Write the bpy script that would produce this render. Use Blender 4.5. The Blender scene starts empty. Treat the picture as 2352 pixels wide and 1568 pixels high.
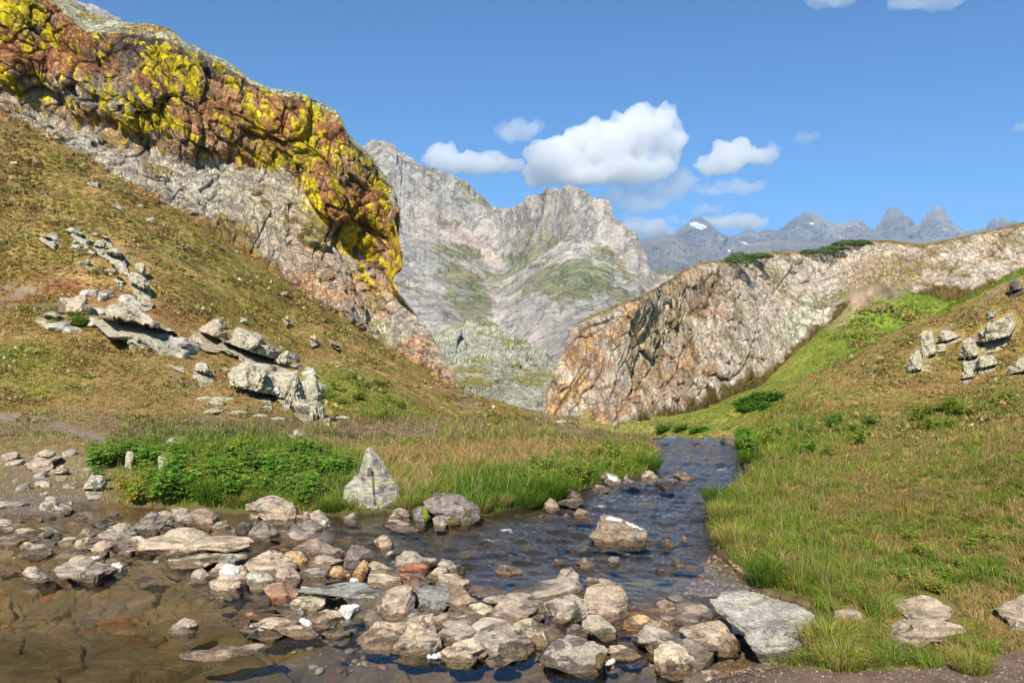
import bpy, bmesh, math, random
import numpy as np
from mathutils import Vector
rng = np.random.default_rng(7)
random.seed(7)
SC = bpy.context.scene
COL = SC.collection
F, CX, CY, CH = 2000.0, 1176.0, 784.0, 1.7      # focal length and centre in working pixels, eye height in metres

# ------------------------------------------------------------------ numeric noise
def _h(ix, iy, iz, s):
    n = (ix * 374761393 + iy * 668265263 + iz * 1440662683 + s * 144665) & 0xFFFFFFFF
    n = ((n ^ (n >> 13)) * 1274126177) & 0xFFFFFFFF
    n = ((n ^ (n >> 16)) * 2246822519) & 0xFFFFFFFF
    n = n ^ (n >> 15)
    return (n & 0xFFFFFF).astype(np.float32) / np.float32(16777215.0)

def vnoise(p, s=0):
    """value noise, p (N,3), result about -1..1"""
    f = np.floor(p).astype(np.int64); t = (p - f).astype(np.float32)
    t = t * t * (3 - 2 * t)
    r = 0
    for dx in (0, 1):
        wx = t[:, 0] if dx else 1 - t[:, 0]
        for dy in (0, 1):
            wy = t[:, 1] if dy else 1 - t[:, 1]
            for dz in (0, 1):
                wz = t[:, 2] if dz else 1 - t[:, 2]
                r = r + _h(f[:, 0] + dx, f[:, 1] + dy, f[:, 2] + dz, s) * wx * wy * wz
    return r * 2 - 1

def fbm(p, octv=5, s=0, gain=0.5, lac=2.03):
    a = 1.0; r = 0; n = 0; q = np.array(p, dtype=np.float64)
    for k in range(octv):
        r = r + a * vnoise(q, s + 17 * k); n += a
        a *= gain; q = q * lac + 13.7
    return r / n

def ridged(p, octv=5, s=0, gain=0.5):
    a = 1.0; r = 0; n = 0; q = np.array(p, dtype=np.float64)
    for k in range(octv):
        r = r + a * (1 - np.abs(vnoise(q, s + 17 * k)) * 2); n += a
        a *= gain; q = q * 2.07 + 9.1
    return r / n

def worley(p, s=0, jit=0.95):
    """nearest cell: F1, F2, random id numbers (3) and offset vector to the seed"""
    f = np.floor(p).astype(np.int64)
    N = len(p)
    d1 = np.full(N, 9e9, np.float32); d2 = d1.copy()
    idr = np.zeros((N, 4), np.float32); off = np.zeros((N, 3), np.float32)
    for dx in (-1, 0, 1):
        for dy in (-1, 0, 1):
            for dz in (-1, 0, 1):
                cx, cy, cz = f[:, 0] + dx, f[:, 1] + dy, f[:, 2] + dz
                ox = (cx + .5 + (_h(cx, cy, cz, s + 1) - .5) * jit - p[:, 0]).astype(np.float32)
                oy = (cy + .5 + (_h(cx, cy, cz, s + 2) - .5) * jit - p[:, 1]).astype(np.float32)
                oz = (cz + .5 + (_h(cx, cy, cz, s + 3) - .5) * jit - p[:, 2]).astype(np.float32)
                d = ox * ox + oy * oy + oz * oz
                m = d < d1
                d2 = np.where(m, d1, np.minimum(d2, d))
                d1 = np.where(m, d, d1)
                if m.any():
                    mi = np.nonzero(m)[0]
                    off[mi, 0] = ox[mi]; off[mi, 1] = oy[mi]; off[mi, 2] = oz[mi]
                    for k in range(4):
                        idr[mi, k] = _h(cx[mi], cy[mi], cz[mi], s + 10 + k)
    return np.sqrt(d1), np.sqrt(d2), idr, off

def facets(p, s=0, tilt=1.0, crack=0.12):
    """blocky relief: every cell is a tilted plane, dark cracks between; returns about -1..1 and the crack depth 0..1"""
    w = p + 0.09 * np.stack([vnoise(p * 1.7, s + 50), vnoise(p * 1.7, s + 51), vnoise(p * 1.7, s + 52)], 1)
    d1, d2, r, off = worley(w, s)
    t = (r[:, :3] - .5) * 2
    h = (r[:, 3] - .5) * 1.2 - (off * t).sum(1) * tilt
    c = np.clip(1 - (d2 - d1) / crack, 0, 1)
    return h, c

def smooth(a, b, x):
    t = np.clip((x - a) / (b - a), 0, 1)
    return t * t * (3 - 2 * t)

def mix(a, b, t):
    t = np.asarray(t)
    if t.ndim == 1: t = t[:, None]
    return a * (1 - t) + b * t

C3 = lambda *c: np.array(c, dtype=np.float64)

# ------------------------------------------------------------------ pixels to points
def P(u, v, Y):
    return np.stack(np.broadcast_arrays((np.asarray(u) - CX) / F * Y, np.asarray(Y, dtype=float) * 1.0, CH - (np.asarray(v) - CY) / F * Y), -1)

def UV(p):
    Y = np.maximum(p[:, 1], .05)
    return CX + F * p[:, 0] / Y, CY - F * (p[:, 2] - CH) / Y

# ------------------------------------------------------------------ mesh making
def mesh_np(name, verts, faces, col=None, shade=True, extra=None):
    me = bpy.data.meshes.new(name)
    verts = np.ascontiguousarray(verts, dtype=np.float32); faces = np.ascontiguousarray(faces, dtype=np.int32)
    k = faces.shape[1]
    me.vertices.add(len(verts)); me.vertices.foreach_set('co', verts.ravel())
    me.loops.add(faces.size); me.loops.foreach_set('vertex_index', faces.ravel())
    me.polygons.add(len(faces))
    me.polygons.foreach_set('loop_start', np.arange(0, faces.size, k, dtype=np.int32))
    me.polygons.foreach_set('loop_total', np.full(len(faces), k, dtype=np.int32))
    me.polygons.foreach_set('use_smooth', np.full(len(faces), bool(shade)))
    me.update(calc_edges=True)
    if col is not None:
        a = me.attributes.new('Col', 'FLOAT_COLOR', 'POINT')
        c = np.ones((len(verts), 4), np.float32); c[:, :3] = col
        a.data.foreach_set('color', c.ravel())
    for n, val in (extra or {}).items():
        a = me.attributes.new(n, 'FLOAT', 'POINT'); a.data.foreach_set('value', np.ascontiguousarray(val, dtype=np.float32))
    return me

def link(name, me, mat=None, parent=None, **props):
    o = bpy.data.objects.new(name, me); COL.objects.link(o)
    if mat is not None and me is not None:
        me.materials.clear(); me.materials.append(mat)
    if parent is not None: o.parent = parent
    for k, v in props.items(): o[k] = v
    return o

def tag(o, label, cat, group=None, kind=None):
    o['label'] = label; o['category'] = cat
    if group: o['group'] = group
    if kind: o['kind'] = kind
    return o

def grid_faces(nr, nc):
    i = np.arange(nr * nc).reshape(nr, nc)
    return np.stack([i[:-1, :-1], i[:-1, 1:], i[1:, 1:], i[1:, :-1]], -1).reshape(-1, 4)

def cat_interp(A, n, pow_=1.0):
    """Catmull-Rom through rows of A (k, ...) to n samples"""
    k = A.shape[0]
    t = np.linspace(0, k - 1, n); i = np.clip(t.astype(int), 0, k - 2); x = t - i
    sh = (n,) + (1,) * (A.ndim - 1); x = x.reshape(sh)
    p0 = A[np.clip(i - 1, 0, k - 1)]; p1 = A[i]; p2 = A[i + 1]; p3 = A[np.clip(i + 2, 0, k - 1)]
    m1 = (p2 - p0) / 2; m2 = (p3 - p1) / 2
    return ((2 * x**3 - 3 * x**2 + 1) * p1 + (x**3 - 2 * x**2 + x) * m1 + (-2 * x**3 + 3 * x**2) * p2 + (x**3 - x**2) * m2)

def loft(net, nr, nc):
    """net: rows x cols x (u,v,Y) -> points (nr*nc,3)"""
    A = np.array(net, dtype=float)
    A = cat_interp(A, nr)
    A = np.swapaxes(cat_interp(np.swapaxes(A, 0, 1), nc), 0, 1)
    return P(A[..., 0], A[..., 1], A[..., 2])

def grid_normals(G):
    du = np.gradient(G, axis=1); dv = np.gradient(G, axis=0)
    n = np.cross(du, dv); n /= np.linalg.norm(n, axis=-1, keepdims=True) + 1e-9
    flip = (n * -G).sum(-1).mean() < 0
    return -n if flip else n

# ------------------------------------------------------------------ materials
def newmat(name):
    m = bpy.data.materials.new(name); m.use_nodes = True
    nt = m.node_tree; nt.nodes.clear()
    return m, nt
def nd(nt, t, **kw):
    n = nt.nodes.new(t)
    for k, v in kw.items():
        if k.startswith('i_'):
            n.inputs[k[2:].replace('_', ' ')].default_value = v
        else: setattr(n, k, v)
    return n
def lk(nt, a, b): nt.links.new(a, b)
def noise_n(nt, vec, scale, detail=5, rough=.55, out='Fac'):
    n = nd(nt, 'ShaderNodeTexNoise'); n.inputs['Scale'].default_value = scale; n.inputs['Detail'].default_value = detail; n.inputs['Roughness'].default_value = rough
    if vec is not None: lk(nt, vec, n.inputs['Vector'])
    return n.outputs[out]
def ramp_n(nt, fac, stops):
    r = nd(nt, 'ShaderNodeValToRGB')
    e = r.color_ramp.elements
    while len(e) > 2: e.remove(e[-1])
    for k, (p, c) in enumerate(stops):
        if k < 2: e[k].position = p
        else: e.new(p)
        el = [x for x in e][k]
        el.color = (c, c, c, 1) if not hasattr(c, '__len__') else (*c, 1)
    lk(nt, fac, r.inputs[0])
    return r.outputs[0]
def mixc(nt, fac, a, b, typ='MIX'):
    n = nd(nt, 'ShaderNodeMix', data_type='RGBA', blend_type=typ)
    for sock, val in ((n.inputs[0], fac), (n.inputs[6], a), (n.inputs[7], b)):
        if hasattr(val, 'default_value') or hasattr(val, 'is_linked'): lk(nt, val, sock)
        elif hasattr(val, '__len__'): sock.default_value = (*val, 1)
        else: sock.default_value = val
    return n.outputs[2]
def math_n(nt, op, a, b=None, clamp=False):
    n = nd(nt, 'ShaderNodeMath', operation=op); n.use_clamp = clamp
    for sock, val in ((n.inputs[0], a), (n.inputs[1], b)):
        if val is None: continue
        if hasattr(val, 'is_linked'): lk(nt, val, sock)
        else: sock.default_value = val
    return n.outputs[0]
def bump_n(nt, h, strength, dist, nrm=None):
    b = nd(nt, 'ShaderNodeBump'); b.inputs['Strength'].default_value = strength; b.inputs['Distance'].default_value = dist
    lk(nt, h, b.inputs['Height'])
    if nrm is not None: lk(nt, nrm, b.inputs['Normal'])
    return b.outputs[0]

def terrain_mat(name, s1, bump, dist, rough=.92, var=.35, s2=None, cracks=None, rot=(0, 0, 0), stretch=(1, 1, 1)):
    """vertex colour of the place times fine grain, with relief; cracks: (scale, strength) of the joint pattern"""
    m, nt = newmat(name)
    tc = nd(nt, 'ShaderNodeTexCoord').outputs['Object']
    a = nd(nt, 'ShaderNodeAttribute', attribute_name='Col').outputs['Color']
    n1 = noise_n(nt, tc, s1, 9, .72); n2 = noise_n(nt, tc, s2 or s1 * 6.3, 6, .7)
    c = mixc(nt, 1.0, a, ramp_n(nt, n1, [(.30, 1 - var * 1.2), (.56, 1.06)]), 'MULTIPLY')
    c = mixc(nt, 1.0, c, ramp_n(nt, n2, [(.34, 1 - var), (.60, 1.15)]), 'MULTIPLY')
    h = math_n(nt, 'ADD', n1, math_n(nt, 'MULTIPLY', n2, .35))
    if cracks:
        mp = nd(nt, 'ShaderNodeMapping'); mp.inputs['Rotation'].default_value = rot; mp.inputs['Scale'].default_value = stretch; lk(nt, tc, mp.inputs[0])
        wv = nd(nt, 'ShaderNodeVectorMath', operation='MULTIPLY_ADD'); lk(nt, noise_n(nt, mp.outputs[0], cracks[0] * 1.5, 7, .7, 'Color'), wv.inputs[0]); wv.inputs[1].default_value = (1.7 / cracks[0],) * 3; lk(nt, mp.outputs[0], wv.inputs[2])
        for k, (sc, w) in enumerate(((cracks[0], .05), (cracks[0] * 3.1, .06))):
            vo = nd(nt, 'ShaderNodeTexVoronoi', feature='DISTANCE_TO_EDGE'); vo.inputs['Scale'].default_value = sc; lk(nt, wv.outputs[0], vo.inputs['Vector'])
            e = ramp_n(nt, vo.outputs['Distance'], [(0.0, 0.0), (w, 1.0)])
            h = math_n(nt, 'ADD', h, math_n(nt, 'MULTIPLY', e, cracks[1] * (1 if k == 0 else .3)))
            vc = nd(nt, 'ShaderNodeTexVoronoi', feature='F1'); vc.inputs['Scale'].default_value = sc; lk(nt, wv.outputs[0], vc.inputs['Vector'])
            sp = nd(nt, 'ShaderNodeSeparateColor'); lk(nt, vc.outputs['Color'], sp.inputs[0])
            c = mixc(nt, 1.0, c, ramp_n(nt, sp.outputs[0], [(0.0, .88), (1.0, 1.12)]), 'MULTIPLY')
            if k == 0: c = mixc(nt, 1.0, c, ramp_n(nt, vo.outputs['Distance'], [(0.0, .6), (w * .4, 1.0)]), 'MULTIPLY')
    b = nd(nt, 'ShaderNodeBsdfPrincipled'); b.inputs['Roughness'].default_value = rough; b.inputs['Specular IOR Level'].default_value = .25
    lk(nt, c, b.inputs['Base Color'])
    lk(nt, bump_n(nt, h, bump, dist), b.inputs['Normal'])
    o = nd(nt, 'ShaderNodeOutputMaterial'); lk(nt, b.outputs[0], o.inputs[0])
    return m

def stone_mat():
    """river stones: the object's own colour, pale grain, dark blotches, lichen by the object's alpha, wet near the water"""
    m, nt = newmat('river_stone')
    geo = nd(nt, 'ShaderNodeNewGeometry'); oi = nd(nt, 'ShaderNodeObjectInfo')
    tc = nd(nt, 'ShaderNodeTexCoord').outputs['Object']
    off = nd(nt, 'ShaderNodeVectorMath', operation='MULTIPLY_ADD')
    cmb = nd(nt, 'ShaderNodeCombineXYZ'); lk(nt, oi.outputs['Random'], cmb.inputs[0]); lk(nt, oi.outputs['Random'], cmb.inputs[1])
    lk(nt, cmb.outputs[0], off.inputs[0]); off.inputs[1].default_value = (37, 91, 0); lk(nt, tc, off.inputs[2])
    vec = off.outputs[0]
    big = noise_n(nt, vec, 3.2, 6, .6); mid = noise_n(nt, vec, 16, 7, .68); fine = noise_n(nt, vec, 75, 5, .7)
    # bedding lines
    mp = nd(nt, 'ShaderNodeMapping'); mp.inputs['Scale'].default_value = (4, 5, 42); mp.inputs['Rotation'].default_value = (.25, .2, .4); lk(nt, vec, mp.inputs[0])
    strat = noise_n(nt, mp.outputs[0], 1.0, 5, .6)
    base = mixc(nt, ramp_n(nt, big, [(.35, 0.0), (.68, 1.0)]), oi.outputs['Color'], (.40, .345, .285))
    n = base.node; n.inputs[0].default_value = .5
    fac = math_n(nt, 'MULTIPLY', ramp_n(nt, big, [(.40, 0.0), (.70, 1.0)]), .45)
    base = mixc(nt, fac, oi.outputs['Color'], (.42, .355, .27))
    base = mixc(nt, 1.0, base, ramp_n(nt, mid, [(.30, .52), (.60, 1.22)]), 'MULTIPLY')
    base = mixc(nt, 1.0, base, ramp_n(nt, fine, [(.33, .6), (.6, 1.15)]), 'MULTIPLY')
    base = mixc(nt, .8, base, ramp_n(nt, strat, [(.38, .5), (.52, 1.08)]), 'MULTIPLY')
    # dark blotches left by spray and old lichen
    bl = noise_n(nt, vec, 7.5, 6, .62)
    blf = ramp_n(nt, bl, [(.56, 0.0), (.585, .8)])
    gate = ramp_n(nt, noise_n(nt, vec, 1.3, 2, .5), [(.42, 0.0), (.50, 1.0)])
    base = mixc(nt, math_n(nt, 'MULTIPLY', blf, gate), base, (.075, .06, .052))
    # pale and green-yellow lichen
    lv = noise_n(nt, vec, 11, 5, .6); lm = math_n(nt, 'MULTIPLY', ramp_n(nt, lv, [(.52, 0.0), (.60, 1.0)]), oi.outputs['Alpha'])
    base = mixc(nt, lm, base, (.40, .46, .17))
    lv2 = noise_n(nt, vec, 19, 3, .5); lm2 = math_n(nt, 'MULTIPLY', ramp_n(nt, lv2, [(.60, 0.0), (.64, 1.0)]), math_n(nt, 'ADD', math_n(nt, 'MULTIPLY', oi.outputs['Alpha'], .9), .12), clamp=True)
    base = mixc(nt, lm2, base, (.55, .55, .48))
    # wet band at the waterline
    sep = nd(nt, 'ShaderNodeSeparateXYZ'); lk(nt, geo.outputs['Position'], sep.inputs[0])
    z = math_n(nt, 'SUBTRACT', sep.outputs[2], math_n(nt, 'MULTIPLY', math_n(nt, 'SUBTRACT', noise_n(nt, vec, 9, 4, .6), .45), .14))
    wet = ramp_n(nt, math_n(nt, 'MULTIPLY', z, 10.0), [(.30, 1.0), (.42, 0.0)])
    w0 = math_n(nt, 'MULTIPLY', wet, .85)
    base = mixc(nt, w0, base, mixc(nt, 1.0, base, (.30, .25, .20), 'MULTIPLY'))
    b = nd(nt, 'ShaderNodeBsdfPrincipled'); b.inputs['Specular IOR Level'].default_value = .35
    lk(nt, base, b.inputs['Base Color'])
    rg = nd(nt, 'ShaderNodeMapRange'); rg.inputs[3].default_value = .88; rg.inputs[4].default_value = .22; lk(nt, wet, rg.inputs[0]); lk(nt, rg.outputs[0], b.inputs['Roughness'])
    h = math_n(nt, 'ADD', math_n(nt, 'ADD', mid, math_n(nt, 'MULTIPLY', fine, .3)), math_n(nt, 'MULTIPLY', strat, .7))
    lk(nt, bump_n(nt, h, .95, .03), b.inputs['Normal'])
    o = nd(nt, 'ShaderNodeOutputMaterial'); lk(nt, b.outputs[0], o.inputs[0])
    return m

def leaf_mat(name, trans=.35, gloss=.0):
    m, nt = newmat(name)
    a = nd(nt, 'ShaderNodeAttribute', attribute_name='Col').outputs['Color']
    d = nd(nt, 'ShaderNodeBsdfDiffuse'); t = nd(nt, 'ShaderNodeBsdfTranslucent'); lk(nt, a, d.inputs[0]); lk(nt, a, t.inputs[0])
    mx = nd(nt, 'ShaderNodeMixShader'); mx.inputs[0].default_value = trans
    lk(nt, d.outputs[0], mx.inputs[1]); lk(nt, t.outputs[0], mx.inputs[2])
    out = mx.outputs[0]
    if gloss:
        g = nd(nt, 'ShaderNodeBsdfGlossy'); g.inputs['Roughness'].default_value = .45
        m2 = nd(nt, 'ShaderNodeMixShader'); m2.inputs[0].default_value = gloss
        lk(nt, out, m2.inputs[1]); lk(nt, g.outputs[0], m2.inputs[2]); out = m2.outputs[0]
    o = nd(nt, 'ShaderNodeOutputMaterial'); lk(nt, out, o.inputs[0])
    return m

def simple_mat(name, col, rough=.9, bump=0, scale=30, var=.2, dist=.01):
    m, nt = newmat(name)
    tc = nd(nt, 'ShaderNodeTexCoord').outputs['Object']
    n1 = noise_n(nt, tc, scale, 6, .65)
    c = mixc(nt, 1.0, col, ramp_n(nt, n1, [(.3, 1 - var), (.65, 1.0)]), 'MULTIPLY')
    b = nd(nt, 'ShaderNodeBsdfPrincipled'); b.inputs['Roughness'].default_value = rough; b.inputs['Specular IOR Level'].default_value = .3
    lk(nt, c, b.inputs['Base Color'])
    if bump: lk(nt, bump_n(nt, n1, bump, dist), b.inputs['Normal'])
    o = nd(nt, 'ShaderNodeOutputMaterial'); lk(nt, b.outputs[0], o.inputs[0])
    return m
SUN_AZ, SUN_EL, HAZE, EXPO = 193, 40, 6.0e-5, 0.6
# ------------------------------------------------------------------ the lie of the land
CTRL = [  # (u, v, Y) seen points of the ground
 (0,1150,9.2),(0,1050,11.5),(0,950,14.5),(0,850,18),(0,750,22),(0,650,26),(0,500,30),(0,350,34.5),(0,258,37.8),
 (300,1130,9.8),(300,1050,11.9),(300,950,15),(300,850,19),(300,750,23),(300,600,29),(300,432,36.3),
 (560,1120,10.0),(560,1000,14),(560,900,19.5),(560,800,25),(560,700,31),(560,582,38.2),
 (860,1100,10.6),(860,985,16),(860,900,24),(860,830,32),(860,772,40.2),
 (1050,1060,12.0),(1050,985,16.5),(1050,945,28),(1060,905,36.5),
 (1180,1040,13.0),(1170,985,17.5),(1150,962,28),(1300,1040,13.0),(1300,985,17.5),(1400,1030,13.6),(1400,992,17.5),(1470,1010,15.2),
 (1500,1000,28),(1500,985,34),(1600,1005,24),(1690,1000,22),(1600,950,41),(1750,890,47),(1870,850,53),(1900,872,45),
 (2000,800,55),(2150,750,60),(2150,682,66),(2300,664,69),(2352,642,71),(1950,760,58),(1985,668,63.5),(2075,648,67),(2000,720,62),(1350,990,33),(1420,975,35),(1300,1000,31),
 (1700,992,17),(1850,902,19),(2000,832,21),(2200,722,23.5),(2352,642,25),(2500,562,27),
 (2352,1300,6.35),(2352,1200,7.5),(2352,1100,8.6),(2352,1000,10.6),(2352,900,14),(2352,800,19),
 (2100,1200,7.75),(2100,1100,9.7),(2100,1000,13),(2100,900,17.5),(1900,1200,7.7),(1900,1100,10.1),(1900,1000,14.2),(1900,945,17),(1750,1050,12.2),
]
CXYZ = [(-40,20,11),(-30,8,3.4),(-16,8.6,.6),(-12,6.5,.06),(-45,45,22),(-60,30,20),(20,10,2.2),(14,6,.4),(9,4.6,.05),(30,25,7.5),(60,80,14),(55,45,13),
 (-20,62,5),(-40,65,9),(2,60,-9),(-5,56,-6),(-25,52,9),(2.6,26,-3.4),(4.5,29,-3.2),(0.8,24,-1.6),(3.4,19,-.75),(4.2,24,-1.1),
 (3,4.6,.02),(1.9,4.4,0.0),(5,4.5,.03),(0,3,-.02),(-6,4,-.02),(-7,7,0.0),(-4,8.9,.04),(-2,9.0,.05),(0.5,9.6,.06),(1.7,11.2,.06),(2.4,14.2,.04),
 (2.6,6.3,.05),(2.4,7.6,.09),(3.4,9.8,.1),(3.9,13.5,.06),(3.0,5.4,.05),(3.5,5.6,.08),(5.2,5.4,.09),(8,6.2,.3),(30,95,2),(10,95,-3),(32,74,4.2),(26,71,3),(41,77,5),(52,83,6),(20,64,1),(-30,95,0),(70,95,12)]
_cp = np.array([tuple(P(u, v, Y)) for u, v, Y in CTRL] + CXYZ)
def _tk(r2): return .5 * r2 * np.log(r2 + 1e-9)
def _fit():
    x = _cp[:, :2] / 20.0; n = len(x)
    K = _tk(((x[:, None] - x[None]) ** 2).sum(-1)) + np.eye(n) * 2e-4
    Pm = np.concatenate([np.ones((n, 1)), x], 1)
    A = np.zeros((n + 3, n + 3)); A[:n, :n] = K; A[:n, n:] = Pm; A[n:, :n] = Pm.T
    b = np.zeros(n + 3); b[:n] = _cp[:, 2]
    return x, np.linalg.solve(A, b)
_X, _W = _fit()
def tps(x, y):
    out = np.empty(len(x)); q = np.stack([x, y], 1) / 20.0
    for s in range(0, len(x), 40000):
        c = q[s:s + 40000]
        out[s:s + 40000] = _tk(((c[:, None] - _X[None]) ** 2).sum(-1)) @ _W[:-3] + _W[-3] + c @ _W[-2:]
    return out

# the shoreline, traced where the water meets its banks
SHORE = [(-900,1230),(-300,1200),(0,1193),(137,1184),(205,1166),(342,1164),(444,1172),(560,1180),(684,1186),(790,1186),(915,1176),(960,1192),(1040,1196),(1100,1188),(1190,1168),
 (1290,1152),(1350,1122),(1400,1108),(1470,1098),(1505,1070),(1515,1035),(1500,1019),(1498,1002),(1692,1002),(1694,1021),(1700,1060),(1722,1092),(1660,1130),(1622,1170),(1618,1210),(1640,1262),
 (1690,1312),(1762,1362),(1862,1392),(1850,1440),(1846,1500),(1800,1528),(1690,1548),(1600,1580),(1500,1700),(1300,2300),(-2500,2300),(-3500,1500)]
def z0(u, v):
    Y = CH * F / (np.asarray(v, float) - CY); return np.stack([(np.asarray(u, float) - CX) / F * Y, Y], -1)
_sh = z0(*np.array(SHORE, float).T)
def sdist(x, y, poly=_sh):
    """signed distance to a polygon, negative inside"""
    d = np.full(len(x), 9e9); ins = np.zeros(len(x), bool)
    n = len(poly)
    for i in range(n):
        a = poly[i]; b = poly[(i + 1) % n]; e = b - a
        wx = x - a[0]; wy = y - a[1]
        t = np.clip((wx * e[0] + wy * e[1]) / (e @ e + 1e-12), 0, 1)
        d = np.minimum(d, (wx - t * e[0]) ** 2 + (wy - t * e[1]) ** 2)
        c = ((a[1] > y) != (b[1] > y)) & (x < (b[0] - a[0]) * (y - a[1]) / (b[1] - a[1] + 1e-12) + a[0])
        ins ^= c
    return np.where(ins, -1, 1) * np.sqrt(d)

def pxpoly(pts): return z0(*np.array(pts, float).T)
# the stone bar across the stream is shallow
_dam = pxpoly([(-300,1200),(300,1190),(700,1200),(1000,1260),(1080,1330),(1300,1350),(1640,1350),(1850,1400),(1840,1500),(1600,1540),(1300,1500),(900,1490),(560,1440),(380,1350),(60,1330),(-300,1310)])
def H(x, y, detail=True, want=False):
    x = np.asarray(x, float).ravel(); y = np.asarray(y, float).ravel()
    z = tps(np.clip(x, -75, 90), np.clip(y, 1.5, 100))
    far = smooth(85, 220, y); z = z * (1 - far) + far * (-28 - 20 * smooth(200, 3000, y))
    side = smooth(70, 140, np.abs(x)) * smooth(60, 30, y) ; z = z + side * 2
    sd = sdist(x, y)
    sd = np.where(y > 15.6, np.maximum(sd, .2), sd)
    p3 = np.stack([x, y, x * 0], 1)
    if detail:
        amp = .25 + .75 * smooth(9, 26, y)
        shore = smooth(.1, 1.2, sd)
        z = z + shore * amp * (.20 * fbm(p3 / 2.6, 3, 5) + .15 * fbm(p3 / .8, 3, 9)) + shore * .03 * fbm(p3 / .22, 2, 12)
    cor = sdist(x, y, np.array([(2.15,15.2),(4.25,15.2),(5.2,19),(5.6,23),(3.2,23),(2.6,19)]))
    z = z - .5 * smooth(.5, -.4, cor) * smooth(15.3, 15.9, y)
    # small bank step at the edge
    zb = np.where(sd > 0, z, 0)
    bank = .02 + .05 * smooth(0, .25, sd)
    land = np.where(y < 16, np.maximum(zb, bank * smooth(16, 15, y) + zb * smooth(15, 16, y)), zb)
    lo = smooth(0, .45, sd); land = np.where(y < 15.2, bank + (land - bank) * lo, land)
    # the bed with its cobbles and flat stones
    dsh = -sd
    dam = sdist(x, y, _dam)
    q = p3 * np.array([1, 1, 0.]) + np.array([0, 0, .5])
    wq = q + .22 * np.stack([fbm(q * 1.7, 3, 31), fbm(q * 1.7, 3, 32), 0 * x], 1)
    w1 = worley(np.stack([(wq[:, 0] * .9 + wq[:, 1] * .45) * 2.1, (wq[:, 1] * .9 - wq[:, 0] * .45) * 3.4, 0 * x + .5], 1), 71, 1.0)
    w2 = worley(np.stack([wq[:, 0] * 8.5, wq[:, 1] * 8.5, 0 * x + .5], 1), 83, .9)
    slab = smooth(0.0, .16, w1[1] - w1[0]) * (.4 + .6 * w1[2][:, 0])
    cob = smooth(0.0, .25, w2[1] - w2[0]) * (.3 + .7 * w2[2][:, 0])
    pool = smooth(5.9, 5.2, y) 
    bed = -.24 + .055 * smooth(0.0, .07, w1[1] - w1[0]) * (.35 + .65 * w1[2][:, 0]) + .035 * cob * (1 - .75 * pool) + .012 * fbm(p3 * 5, 3, 44) + .10 * ((w1[2][:, :2] - .5) * w1[3][:, :2]).sum(1)
    bed = bed + .10 * smooth(.25, -.15, dam) * (1 - .0 * pool)
    bed = bed + .07 * smooth(6, 7, y) * (1 - smooth(13, 14, y))
    bed = -.015 + (bed + .015) * smooth(0, .55, dsh)
    # shallow gravel by the right bank
    rg = np.exp(-(((x - 2.0) / .55) ** 2 + ((y - 6.1) / .8) ** 2)); bed = bed + rg * np.maximum(0, -.035 - bed) * .85
    # where the water goes over the lip
    out = np.where(sd < 0, np.minimum(bed, .03), land)
    if want: return out, sd, slab, cob, w1, w2, dam
    return out

_HT = {}
def hit(u, v, y0=2.6, y1=95):
    """where the line of sight through (u,v) meets the ground"""
    if 'V' not in _HT:
        _HT['u'] = np.arange(-760., 3100, 10.0); _HT['Y'] = np.exp(np.linspace(math.log(2.6), math.log(95), 460))
        uu, YY = np.meshgrid(_HT['u'], _HT['Y']); z = H(((uu - CX) / F * YY).ravel(), YY.ravel(), False).reshape(uu.shape)
        _HT['V'] = CY - F * (z - CH) / YY
    f = min(max((u + 760) / 10, 0), len(_HT['u']) - 1.001); i = int(f); f -= i
    V = _HT['V'][:, i] * (1 - f) + _HT['V'][:, i + 1] * f
    k = np.nonzero((V <= v) & (_HT['Y'] >= y0))[0]
    if not len(k): return P(u, v, _HT['Y'][-1])
    j = k[0]; Y = _HT['Y'][j]
    if j > 0 and V[j - 1] > v: Y = _HT['Y'][j - 1] + (Y - _HT['Y'][j - 1]) * (V[j - 1] - v) / (V[j - 1] - V[j] + 1e-9)
    return P(u, v, Y)

# ------------------------------------------------------------------ what grows where (painted on the ground itself)
TAN = C3(.43,.29,.115); STRAW = C3(.50,.37,.15); BROWN = C3(.28,.165,.06); OLIVE = C3(.25,.225,.045); GREEN = C3(.18,.265,.03); LUSH = C3(.11,.225,.022)
YGREEN = C3(.33,.34,.045); RUST = C3(.30,.11,.045); PURP = C3(.28,.20,.14); DARKG = C3(.05,.11,.02); DIRT = C3(.20,.14,.10)
def ell(u, v, cu, cv, ru, rv, rot=0):
    a = math.radians(rot); du = u - cu; dv = v - cv
    x = (du * math.cos(a) + dv * math.sin(a)) / ru; y = (-du * math.sin(a) + dv * math.cos(a)) / rv
    return smooth(1.25, .6, np.sqrt(x * x + y * y))
def segd(u, v, pts):
    """distance in pixels to a polyline"""
    d = np.full(np.shape(u), 9e9); pts = np.array(pts, float)
    for a, b in zip(pts[:-1], pts[1:]):
        e = b - a; t = np.clip(((u - a[0]) * e[0] + (v - a[1]) * e[1]) / (e @ e), 0, 1)
        d = np.minimum(d, np.hypot(u - a[0] - t * e[0], v - a[1] - t * e[1]))
    return d

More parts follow.
